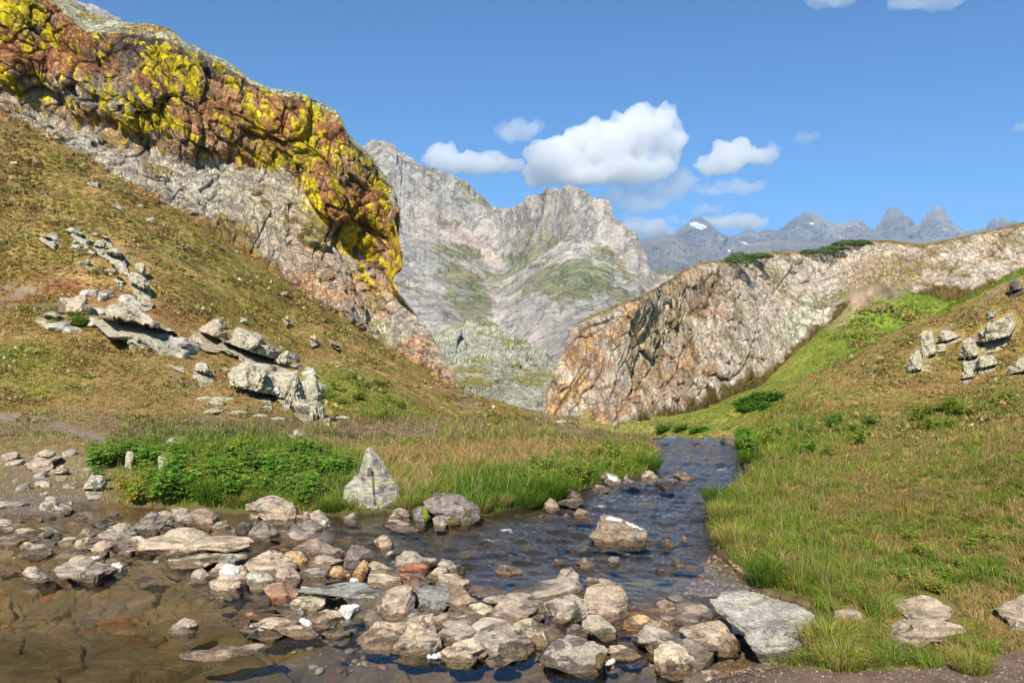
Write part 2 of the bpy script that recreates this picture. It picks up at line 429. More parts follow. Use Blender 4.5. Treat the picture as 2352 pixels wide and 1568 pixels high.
def zones(x, y, z):
    """weights of the plant colours, cover and height of the grass at ground points"""
    u, v = UV(np.stack([x, y, z], 1))
    p = np.stack([x, y, z * 0], 1)
    n1 = fbm(p / 1.9, 3, 201); n2 = fbm(p / .55, 3, 202); n3 = fbm(p / 6., 2, 203); n4 = fbm(p / .22, 2, 205)
    left = (u < 1220) & (y > 8)
    W = {k: np.zeros(len(x)) for k in ('tan', 'straw', 'brown', 'olive', 'green', 'lush', 'yg', 'rust', 'purp', 'dark')}
    cover = np.ones(len(x)); ht = np.full(len(x), .12)
    # left mountainside
    sl = smooth(985, 925, v) * left
    W['brown'] += sl * (1.05 + .9 * n1); W['tan'] += sl * (.75 + 1.0 * n2); W['olive'] += sl * (1.15 + 1.6 * n1 + .8 * n3); W['rust'] += sl * np.clip(.10 + .8 * n3 + .5 * n2, 0, 1); W['straw'] += sl * .28
    W['green'] += sl * np.clip(n1 * 1.2 - .25, 0, 1)
    for e in ((250,250,330,90,35,'olive'),(480,470,300,60,38,'olive'),(80,860,140,60,0,'yg'),(60,820,90,40,0,'green'),(820,910,130,60,20,'green'),(760,880,90,40,20,'yg'),(900,940,100,30,0,'green'),(50,660,120,50,10,'rust'),(260,690,180,30,15,'rust'),(500,620,200,70,30,'olive')):
        W[e[5]] += 1.3 * sl * ell(u, v, *e[:5])
    ht = np.where(sl > .5, .07 + .06 * np.clip(n1 + .3, 0, 1), ht)
    # flat ground by the water, left and centre
    fl = (1 - smooth(985, 925, v)) * (u < 1560) * (y > 8)
    W['tan'] += fl * (.45 + .5 * n1 + .5 * smooth(500, 150, u)); W['green'] += fl * (.5 + 1.2 * n2); W['yg'] += fl * (.35 + .7 * n1); W['lush'] += fl * (.5 * smooth(990, 1100, v) + .5 * n1) * smooth(150, 400, u)
    W['purp'] += fl * smooth(1040, 985, v) * 1.5; W['straw'] += fl * (.35 + .6 * n2); W['rust'] += fl * .12
    W['lush'] += 1.6 * fl * ell(u, v, 540, 1060, 300, 90, 8); W['lush'] += fl * 1.4 * ell(u, v, 1150, 1140, 330, 60, -14); W['green'] += fl * ell(u, v, 1430, 1070, 90, 50)
    W['tan'] += fl * 1.2 * ell(u, v, 1150, 1050, 380, 35, 0); W['straw'] += fl * .7 * ell(u, v, 950, 1100, 60, 60, 0)
    ht = np.where(fl > .5, .12 + .14 * np.clip(n1 + .8 * n2, -.5, 1) + .03 * smooth(400, 700, u), ht)
    ht = np.where((fl > .5) & (u < 260), .07, ht)
    cover *= 1 - .75 * fl * smooth(330, 160, u) * smooth(1000, 1060, v)
    # bowl meadow beyond the stream
    bw = ((u > 1330) & (y > 15.6) & ((y > 26) | (x < 3.9 + (y - 15.6) * .35)) & ((u > 1500) | (y > 24))).astype(float) * (u < 2600) * (x > -1 + (y > 60) * 0)
    up = smooth(900, 760, v)
    swath = bw * smooth(58, 20, segd(u, v + 25 * n1, [(1400,1000),(1560,975),(1740,925),(1880,858),(2020,800),(2160,725),(2360,660)]))
    W['green'] += 1.7 * swath; W['lush'] += 1.0 * swath; W['yg'] += .5 * swath; W['olive'] += 1.2 * swath
    W['olive'] += bw * (.9 + n1) * (1 - .5 * up); W['green'] += bw * (.5 + 1.3 * up + .9 * n1); W['tan'] += bw * (.75 + n3) * (1 - up); W['lush'] += bw * up * .8; W['yg'] += bw * (.5 + .8 * n2); W['purp'] += bw * .4 * smooth(930, 990, v)
    scree = bw * np.clip(ell(u, v, 2030, 640, 95, 60, -35) + ell(u, v, 1930, 720, 60, 30, -40) * .6, 0, 1)
    W['olive'] += .8 * bw * ell(u, v, 1880, 780, 130, 32, -38) * (1 - swath); scree = np.clip(scree * (1 - swath) * 1.3, 0, 1); cover *= 1 - .97 * scree * (n2 + .6 > .25)
    ht = np.where(bw > .5, .07 + .05 * up, ht)
    # hillside on the right
    rt = ((u > 1560) & (y < 34)).astype(float) * (1 - bw)
    edge = rt * smooth(330, 120, np.abs(u - np.interp(v, [1010, 1150, 1250, 1400], [1700, 1620, 1640, 1850])))
    W['tan'] += rt * (1.05 + 1.3 * n1); W['straw'] += rt * (.35 + 1.0 * n2 + .6 * n3); W['green'] += rt * (.7 + 1.4 * n2 + .5 * n3); W['yg'] += rt * (.45 + 1.0 * n1); W['brown'] += rt * np.clip(.12 + .8 * n3, 0, 2) ; W['olive'] += rt * .7
    W['lush'] += rt * np.clip(-.1 + 1.6 * n2 - n3, 0, 2) * .8; W['green'] += edge * .9
    W['brown'] += 1.6 * rt * smooth(1010, 900, v) * smooth(0.0, .2, n1 + .25); W['tan'] += rt * smooth(1000, 860, v); W['rust'] += rt * np.clip(.12 + n2 - n1 * .5, 0, 1) * 1.1; W['rust'] += rt * (1.3 * ell(u, v, 2230, 770, 80, 40, -40) + .8 * ell(u, v, 2150, 880, 80, 30) + .12)
    W['green'] += rt * 1.3 * ell(u, v, 2200, 950, 150, 30, -12); W['lush'] += 1.2 * rt * ell(u, v, 2150, 1330, 260, 60)
    W['straw'] += rt * .9 * ell(u, v, 1750, 1290, 120, 60, 25)
    ht = np.where(rt > .5, .095 + .10 * np.clip(n1 + .9 * n2 + .1, 0, 1) + .05 * edge, ht)
    ht = np.where((rt > .5) & (v < 920), .09, ht); ht = np.where((rt > .5) & (v > 1420), .085 + .04 * n2, ht)
    # bare places
    bare = smooth(16, 5, segd(u, v, [(-100, 950), (60, 962), (150, 985), (240, 1010)])) * left
    bare = np.maximum(bare, ell(u, v, 60, 690, 120, 40, 10) * left * (n2 > -.1) * .9)
    bare = np.maximum(bare, ell(u, v, 60, 1165, 190, 32, -3))
    bare = np.maximum(bare, smooth(12, 4, segd(u, v, [(560, 470), (760, 640), (860, 735), (1000, 860), (1090, 925)])) * left * .9)
    bare = np.maximum(bare, ell(u, v, 1050, 905, 90, 40, 20) * .7 * (n2 > -.2))
    bare = np.maximum(bare, (v > np.interp(u, [1500, 1850, 1950, 2200, 2352, 2500], [1545, 1530, 1540, 1520, 1490, 1480]) + 14 * n2) * (u > 1500) * 1.0)
    bare = np.maximum(bare, ell(u, v, 2250, 700, 160, 10, -38) * .6 * (rt > .5))
    bare = np.maximum(bare, (n4 + n2 * .8 > .7) * sl * .6)
    cover = cover * (1 - bare)
    for k in W: W[k] = np.clip(W[k], 0, None)
    return u, v, W, cover, ht, (n1, n2, n3), bare, scree
PAL = {'tan': TAN, 'straw': STRAW, 'brown': BROWN, 'olive': OLIVE, 'green': GREEN, 'lush': LUSH, 'yg': YGREEN, 'rust': RUST, 'purp': PURP, 'dark': DARKG}

# ------------------------------------------------------------------ the ground sheet
def build_ground():
    uc = np.concatenate([np.linspace(-3600, -200, 60, endpoint=False), np.arange(-200, 2560, 4.0), np.linspace(2560, 6500, 60)])
    yr = np.concatenate([np.exp(np.linspace(math.log(1.2), math.log(3.6), 40, endpoint=False)), np.exp(np.linspace(math.log(3.6), math.log(8), 430, endpoint=False)), np.exp(np.linspace(math.log(8), math.log(96), 430, endpoint=False)), np.exp(np.linspace(math.log(96), math.log(9300), 40))])
    U, Y = np.meshgrid(uc, yr); X = (U - CX) / F * Y
    x, y = X.ravel(), Y.ravel()
    x = np.clip(x, -6200, 6200)
    z, sd, slab, cob, w1, w2, dam = H(x, y, want=True)
    u, v, W, cover, ht, ns, bare, scree = zones(x, y, z)
    tot = sum(W.values()) + 1e-6
    c = sum(PAL[k][None] * (W[k] / tot)[:, None] for k in W)
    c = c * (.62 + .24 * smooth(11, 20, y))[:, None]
    soil = mix(C3(.19,.135,.10), C3(.27,.20,.15), np.clip(.5 + ns[1], 0, 1))
    soil = mix(soil, mix(C3(.30,.205,.15), C3(.17,.13,.07), smooth(-.1, .25, ns[1] + .5 * ns[0])), scree)
    soil = mix(soil, C3(.12,.075,.05), (u > 1500) * (v > 1450) * .75)
    soil = mix(soil, C3(.13,.10,.08), (u < 400) * (v > 1100) * .6)
    c = mix(soil, c, np.clip(cover, 0, 1) ** .7)
    # bed colours: golden silt in the quiet pool, dark and rusty stones under the current
    r = w1[2]; r2 = w2[2]
    stone = mix(C3(.20,.145,.075), C3(.13,.10,.08), r[:, 1]); stone = mix(stone, C3(.24,.15,.07), (r2[:, 1] > .75) * .6); stone = mix(stone, C3(.22,.08,.04), (r2[:, 2] > .9) * .8)
    stone = stone * (1 - .75 * smooth(5.6, 6.8, y) * smooth(-3.2, -1.5, x))[:, None]; gaps = mix(C3(.13,.09,.045), stone, smooth(.0, .3, slab) * .75 + .25 * smooth(0, .3, cob))
    quiet = smooth(5.9, 5.3, y) * smooth(1.4, -1.2, x)
    gold = mix(C3(.06,.045,.022), C3(.16,.12,.06), np.clip(.5 + .5 * fbm(np.stack([x, y, 0 * x], 1) * 3, 3, 61) + .4 * (r[:, 1] - .5), 0, 1))
    bedc = mix(gaps, gold * np.clip(.40 + .65 * smooth(0.0, .10, w1[1] - w1[0]) * (.55 + .45 * r[:, 2]), 0, 1.1)[:, None], quiet * .8)
    sh = np.exp(-(((x - 2.0) / .7) ** 2 + ((y - 5.9) / .9) ** 2))
    peb = mix(C3(.22,.12,.06), C3(.34,.24,.15), r2[:, 1])
    bedc = mix(bedc, peb, np.clip(sh * 1.2, 0, 1) * .8)
    c = mix(c, bedc, smooth(.05, -.02, sd) * (y < 15.6))
    wetl = smooth(.22, .0, sd) * smooth(-.05, .0, sd) * (y < 15)
    c = c * (1 - .45 * wetl)[:, None]
    c = c * np.clip(1 + smooth(14, 34, y) * (.55 * fbm(np.stack([x, y, z], 1) / .45, 3, 78) + .35 * fbm(np.stack([x, y, z], 1) / 1.6, 2, 79)), .5, 1.5)[:, None]
    farc = smooth(110, 400, y); c = mix(c, C3(.19,.20,.08), farc)
    c = c * np.clip(1 + .25 * fbm(np.stack([x, y, z], 1) / .12, 2, 77), .6, 1.3)[:, None]
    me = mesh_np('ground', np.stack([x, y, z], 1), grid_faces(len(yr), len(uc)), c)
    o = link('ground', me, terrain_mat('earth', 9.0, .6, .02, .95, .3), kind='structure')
    return o
build_ground()

# ------------------------------------------------------------------ water
def build_water():
    uc = np.arange(-900, 1960, 3.2); vr = np.concatenate([np.exp(np.linspace(math.log(2300 - CY), math.log(1650 - CY), 30, endpoint=False)), np.arange(1650, 1009, -2.4) - CY])
    U, V = np.meshgrid(uc, vr + CY); Y = CH * F / (V - CY); X = (U - CX) / F * Y
    # beyond the lip the sheet bends down
    rows = [Y[-1:] + d for d in (.06, .12, .2, .3, .45, .6, .8)]
    drop = np.concatenate([np.zeros(Y.shape[0]), [-.01, -.03, -.08, -.15, -.28, -.42, -.65]])
    Xa = np.concatenate([X] + [X[-1:] for _ in rows]); Ya = np.concatenate([Y] + rows)
    x, y = Xa.ravel(), Ya.ravel(); d = np.repeat(drop, Xa.shape[1])
    p = np.stack([x, y, 0 * x], 1)
    sd = sdist(x, y); dam = sdist(x, y, _dam)
    run = smooth(5.9, 7.0, y) * smooth(-2.6, -.6, x) + smooth(9.5, 11, y); run = np.clip(run, 0, 1)
    run = np.maximum(run, .25 * smooth(.3, -.2, dam))
    # ripples run across the current, which comes from the upper right
    a = math.radians(62); fx = x * math.cos(a) + y * math.sin(a); fy = -x * math.sin(a) + y * math.cos(a)
    w = np.stack([fx * 7.5 + 1.6 * fbm(p * 2.2, 2, 91), fy * 2.6, 0 * x], 1)
    w2 = np.stack([fx * 19 + 1.2 * vnoise(p * 6, 95), fy * 8, 0 * x], 1)
    h = run * (  .034 * fbm(w, 3, 92, .55) + .016 * fbm(w2, 2, 96) + .014 * fbm(p * 1.8, 2, 97)) + (1 - run) * (.0012 * fbm(p * 6, 3, 93) + .0006 * fbm(w2, 2, 98))
    zt = .09 * smooth(13.4, 15.0, y) * (fbm(p * np.array([2.2, .8, 1]), 3, 71) + .2); foam = np.zeros(len(x))
    # small steps and boils in the current
    for (cu, cv, ru, rv, s) in ((1118,1250,26,10,1.0),(1165,1222,34,7,.7),(1205,1208,40,6,.6),(1240,1185,26,5,.5),(990,1232,0.1,.1,0),(1372,1168,26,6,.8),(1330,1188,18,4,.5),(1395,1152,22,5,.5),(1580,1092,26,6,.9),(1612,1096,20,4,.6),(1665,1080,28,8,.6),(1690,1068,22,6,.5),(1640,1112,30,6,.5),(900,1278,22,7,.7),(905,1290,14,5,.5),(1420,1247,46,4,.4),(455,1340,12,8,.5),(1700,1100,24,6,.4),(1560,1040,60,5,.35),(1640,1030,50,4,.3)):
        if s == 0: continue
        cxy = z0(cu, cv); rx = ru / F * cxy[1]; ry = max(rv * cxy[1] ** 2 / (CH * F), .06)
        e = np.exp(-(((x - cxy[0]) / rx) ** 2 + ((y - cxy[1]) / ry) ** 2))
        zt += .028 * s * e * (.6 + fbm(p * 11, 2, 99)); foam = np.maximum(foam, e * s)
    nf = fbm(np.stack([fx * 14, fy * 7, 0 * x], 1), 4, 111, .65)
    foam = smooth(.55, 1.1, foam * (.75 + 2.2 * nf)) 
    me = mesh_np('water', np.stack([x, y, h + zt + d], 1), grid_faces(Xa.shape[0], Xa.shape[1]), None, extra={'foam': foam, 'run': run})
    m, nt = newmat('stream_water')
    tc = nd(nt, 'ShaderNodeTexCoord').outputs['Object']
    fo = nd(nt, 'ShaderNodeAttribute', attribute_name='foam').outputs['Fac']; ru_ = nd(nt, 'ShaderNodeAttribute', attribute_name='run').outputs['Fac']
    mp = nd(nt, 'ShaderNodeMapping'); mp.inputs['Rotation'].default_value = (0, 0, -a); mp.inputs['Scale'].default_value = (30, 9, 1); lk(nt, tc, mp.inputs[0])
    n1 = noise_n(nt, mp.outputs[0], 1.0, 5, .6)
    b = nd(nt, 'ShaderNodeBump'); b.inputs['Distance'].default_value = .02; lk(nt, n1, b.inputs['Height'])
    lk(nt, math_n(nt, 'ADD', math_n(nt, 'MULTIPLY', ru_, .85), .03), b.inputs['Strength'])
    tr = nd(nt, 'ShaderNodeBsdfTransparent'); tr.inputs[0].default_value = (.82, .81, .74, 1)
    gl = nd(nt, 'ShaderNodeBsdfGlossy'); gl.inputs['Roughness'].default_value = .04; lk(nt, b.outputs[0], gl.inputs['Normal'])
    fr = nd(nt, 'ShaderNodeLayerWeight'); fr.inputs[0].default_value = .5; lk(nt, b.outputs[0], fr.inputs['Normal'])
    fac = math_n(nt, 'ADD', math_n(nt, 'MULTIPLY', math_n(nt, 'POWER', fr.outputs['Facing'], 5.0), .98), .02, clamp=True)
    mx = nd(nt, 'ShaderNodeMixShader'); lk(nt, fac, mx.inputs[0]); lk(nt, tr.outputs[0], mx.inputs[1]); lk(nt, gl.outputs[0], mx.inputs[2])
    df = nd(nt, 'ShaderNodeBsdfDiffuse'); df.inputs[0].default_value = (.8, .82, .83, 1)
    m2 = nd(nt, 'ShaderNodeMixShader'); lk(nt, math_n(nt, 'MULTIPLY', fo, .55), m2.inputs[0]); lk(nt, mx.outputs[0], m2.inputs[1]); lk(nt, df.outputs[0], m2.inputs[2])
    o = nd(nt, 'ShaderNodeOutputMaterial'); lk(nt, m2.outputs[0], o.inputs[0])
    link('water', me, m, kind='structure')
build_water()
# ------------------------------------------------------------------ great rock forms
GREY = C3(.33,.30,.255); PALE = C3(.46,.41,.34); WARM = C3(.40,.29,.20); ORANGE = C3(.42,.20,.075); REDB = C3(.36,.155,.06); BLACKY = C3(.085,.075,.065); YEL = C3(.68,.54,.015); YELD = C3(.48,.36,.03)
LICH = C3(.37,.40,.22); PINKG = C3(.40,.33,.27)
rock_bump = terrain_mat('weathered_rock', 3.2, 1.0, .22, .93, .34, 21.0, (1.5, .9), (0, -.5, .2), (1, 1, .6))
rock_right = terrain_mat('layered_rock', 3.2, 1.0, .20, .93, .36, 21.0, (1.1, .5), (0, .65, .1), (1.5, 1, .55))

def relief(G, scales, s=0, stretch=None, rot=None):
    """push the surface out and in along its normal by blocks of several sizes; scales: (size, amplitude, tilt)"""
    n = grid_normals(G); sh = G.shape; p = G.reshape(-1, 3); nn = n.reshape(-1, 3)
    crack = np.zeros(len(p)); tot = np.zeros(len(p))
    base = p.copy()
    for k, (size, amp, tilt) in enumerate(scales):
        q = base / size
        if rot is not None: q = q @ rot
        if stretch is not None: q = q * np.array(stretch)
        h, c = facets(q, s + 100 * k, tilt, .14)
        crack = np.maximum(crack, c * min(1, amp / scales[0][1] * 2.2)); tot += h * amp - c * amp * .55
    return p, nn, tot, crack

def rotm(ax, deg):
    a = math.radians(deg); c, s = math.cos(a), math.sin(a)
    return {'x': np.array([[1,0,0],[0,c,-s],[0,s,c]]), 'y': np.array([[c,0,s],[0,1,0],[-s,0,c]]), 'z': np.array([[c,-s,0],[s,c,0],[0,0,1]])}[ax]

# ---- the lichen cliff on the left
def build_left_cliff():
    T = [(-150,-60),(0,-50),(130,12),(196,74),(300,80),(380,84),(440,114),(520,150),(600,206),(700,228),(770,262),(800,312),(858,378),(890,432),(900,492)]
    M = [(-150,70),(0,90),(115,140),(200,180),(300,205),(365,215),(435,245),(520,260),(600,300),(690,325),(750,380),(800,430),(850,480),(895,530),(925,600)]
    B = [(-150,190),(0,225),(100,262),(200,290),(300,330),(352,345),(430,380),(520,370),(600,400),(680,425),(730,500),(785,560),(840,600),(880,650),(905,652)]
    L = [(-150,205),(0,243),(100,285),(200,330),(300,375),(350,400),(430,445),(520,465),(600,500),(680,545),(735,605),(790,650),(850,690),(915,700),(990,768)]
    Fq = [(-150,185),(0,262),(100,312),(200,372),(300,435),(350,465),(430,512),(520,562),(600,612),(680,667),(740,712),(800,748),(862,778),(950,832),(1065,905)]
    FY = [39,37.6,37.2,36.8,36.4,36.6,37,37.6,38.2,38.8,39.4,39.8,40.1,39,37.2]
    FY = [float(np.clip(hit(u, v, 20)[1], .85 * Y, 1.2 * Y)) if 0 <= i < 13 else Y for i, ((u, v), Y) in enumerate(zip(Fq, FY))]
    row = lambda R, dY: [(u, v, FY[i] + (dY[i] if hasattr(dY, '__len__') else dY)) for i, (u, v) in enumerate(R)]
    SK = [(-150,-160),(0,-95),(130,-22),(205,22),(290,54),(384,62),(436,104),(522,146),(602,203),(702,225),(772,259),(803,309),(862,377),(896,433),(915,492)]
    back = [(u, v + 60, FY[i] + (26 if i < 6 else 11)) for i, (u, v) in enumerate(SK)]
    net = [back, row(SK, [12,12,12,11,10,9,6.2,5.6,5.6,5.6,5.6,5.6,5.6,5.6,5.6]), row(T, 4.6), row(M, 3.3), row(B, 3.9), row(L, [1.6]*12 + [2, 3, 4]), row(Fq, .1), [(u - 10, v + 60, Y - .3) for (u, v, Y) in row(Fq, .1)]]
    # wrap the right edge behind, away from the viewer
    for r in net:
        u, v, Y = r[-1]; r.append((u - 20, v + 15, Y + 3.5)); r.append((u - 90, v + 30, Y + 12))
    nr, nc = 560, 1000
    A = np.array(net, float)
    G = loft(net, nr, nc)
    # param of row 0..7
    rr = np.repeat(np.linspace(0, 7, nr), nc)
    g0 = G.reshape(-1, 3); rj = .30 * fbm(g0 / 1.5, 3, 321) + .16 * fbm(g0 / .4, 3, 322)
    R = rotm('y', -32)
    p, nn, h, crack = relief(G, [(3.0, .38, .65), (1.25, .24, .8), (.52, .10, .85), (.2, .03, .9)], 300, (1.1, .8, .72), R)
    Gp = G.reshape(-1, 3); cc = np.tile(np.linspace(0, 16, nc), nr)
    big = fbm(p / 2.2, 3, 310) * .22
    up = smooth(1.86, 2.0, rr + rj * .5) * smooth(3.98, 3.86, rr + rj); upd = smooth(1.9, 2.5, rr) * smooth(4.15, 3.7, rr)       # steep upper wall
    lo = smooth(3.84, 3.98, rr + rj)
    grassy_top = smooth(2.0, 1.6, rr)
    # overhanging ledge shadow line under the upper wall
    ledge = np.exp(-((rr - 3.95 - .25 * fbm(p / 1.6, 2, 33)) / .16) ** 2) * .8 * smooth(890, 780, UV(g0)[0])
    amp = .25 * grassy_top + .35 * smooth(1.7, 2.1, rr) * smooth(2.6, 2.1, rr) + 1.0 * upd + .68 * smooth(3.8, 4.2, rr)
    amp = amp * smooth(6.6, 5.9, rr) + .12
    disp = ((h + big) * amp - ledge * .5) * (1 - .88 * smooth(12.3, 13.5, cc) * (rr > 2.3))
    q = p + nn * disp[:, None]
    u, v = UV(q)
    # ---- colours
    n1 = fbm(p / 1.3, 4, 401); n2 = fbm(p / .35, 4, 402); n3 = fbm(p / 3.2, 3, 403)
    st = fbm((p @ R) * np.array([1.5, 1.0, .42]), 4, 404)          # streaks down the wall
    st2 = fbm((p @ R) * np.array([4.5, 3.0, 1.6]), 4, 405, .62)
    c = mix(GREY, PALE, np.clip(.45 + .8 * n1, 0, 1))
    c = mix(c, WARM * 1.1, np.clip(.45 + 1.1 * n3 + .4 * n2, 0, 1) * lo * .9)
    c = mix(c, ORANGE, smooth(.12, .32, n1 + .6 * n3 - .12) * lo * .75)
    c = mix(c, LICH, smooth(.10, .4, n2 + .3 * st) * lo * .55)
    c = mix(c, PINKG, smooth(0, .4, -n3) * lo * .4)
    for e in ((830,660,60,50,0,ORANGE),(700,600,90,60,30,WARM),(720,640,50,45,0,ORANGE),(870,690,35,60,20,ORANGE),(960,790,30,35,0,ORANGE),(560,550,40,25,30,ORANGE),(890,770,50,30,30,LICH),(450,420,90,40,40,PALE),(820,720,60,30,35,PALE)):
        c = mix(c, e[5], ell(u + 30 * n2 * 3, v + 30 * n1 * 3, *e[:5]) * .62 * smooth(-.35, .15, n2 + .2) * (rr > 3.6))
    wall = mix(C3(.33,.22,.13), C3(.50,.27,.12), np.clip(.5 + n1, 0, 1))
    wall = mix(wall, REDB, smooth(-.05, .25, n3 + .5 * n1) * .85)
    wall = mix(wall, BLACKY, smooth(.02, .3, st + .35 * smooth(2.75, 2.0, rr) - .12) * .9)
    wall = mix(wall, GREY * .8, smooth(.1, .35, n2 - .2 * n1) * .45)
    for e in ((80,115,95,55,10,REDB),(620,300,60,50,20,REDB),(500,250,50,40,0,REDB),(840,480,60,50,30,REDB),(280,115,110,30,0,BLACKY),(120,230,170,45,0,PINKG),(240,240,80,50,0,GREY),(330,250,60,60,0,BLACKY),(630,220,140,14,15,BLACKY)):
        wall = mix(wall, e[5], ell(u + 60 * n2, v + 60 * n1, *e[:5]) * .72)
    # lichen: bold yellow plaques, running down with the water streaks
    nf = fbm(p / .13, 3, 406); ym = st2 * .85 + st * .7 + .25 * n3 + .40 * nf
    bias = -.01 + .08 * smooth(450, 700, u) - .14 * ell(u, v, 80, 120, 90, 55) - .12 * ell(u, v, 300, 105, 120, 28) - .13 * ell(u, v, 620, 310, 45, 60) - .1 * ell(u, v, 500, 240, 40, 30) + .13 * ell(u, v, 370, 150, 50, 60) + .18 * ell(u, v, 420, 180, 40, 60, 20) + .15 * ell(u, v, 360, 290, 50, 35) + .16 * ell(u, v, 560, 270, 60, 70, 20) + .0 * ell(u, v, 770, 430, 60, 80) + .12 * ell(u, v, 60, 20, 70, 30) + .14 * ell(u, v, 650, 350, 70, 40) + .1 * ell(u, v, 230, 210, 50, 50)
    yl = smooth(.01, .03, ym + bias - .115)
    wall = mix(wall, mix(YEL, YELD, np.clip(.35 + 1.6 * n2, 0, 1)), yl * .96)
    wall = wall * (1 - .4 * (n2 > .28))[:, None] * (1 - .35 * crack)[:, None]
    c = mix(c, wall, up)
    ylo = smooth(.16, .24, ym) * smooth(640, 760, u) * smooth(4.9, 4.3, rr) * smooth(3.9, 4.1, rr)
    c = mix(c, YEL, ylo * .8)
    topc = mix(mix(TAN * .8, OLIVE, np.clip(.4 + n1, 0, 1)), mix(LICH, GREY, np.clip(.4 + n2, 0, 1)), smooth(-.12, .12, n1 + .5 * n2 + .35 * smooth(420, 560, u) + .15 - .3 * ell(u, v, 330, 70, 120, 14)))
    c = mix(c, topc, smooth(1.98, 1.84, rr + rj * .5))
    scrub = smooth(.12, .3, n1 - .25 * np.abs(n2) + .1 * smooth(4.6, 5.6, rr)) * lo * .8
    c = mix(c, mix(TAN * .6, OLIVE * .9, np.clip(.5 + n2 * 2, 0, 1)), scrub * (np.clip(nn[:, 2], 0, 1) > .15))
    c = mix(c, BROWN * .9, smooth(5.6, 6.0, rr + .5 * n1))
    c = c * np.clip(1 + .35 * n2, .5, 1.3)[:, None] * 1.72
    me = mesh_np('cliff', q, grid_faces(nr, nc), c, shade=False)
    link('cliff', me, rock_bump, kind='structure')
build_left_cliff()

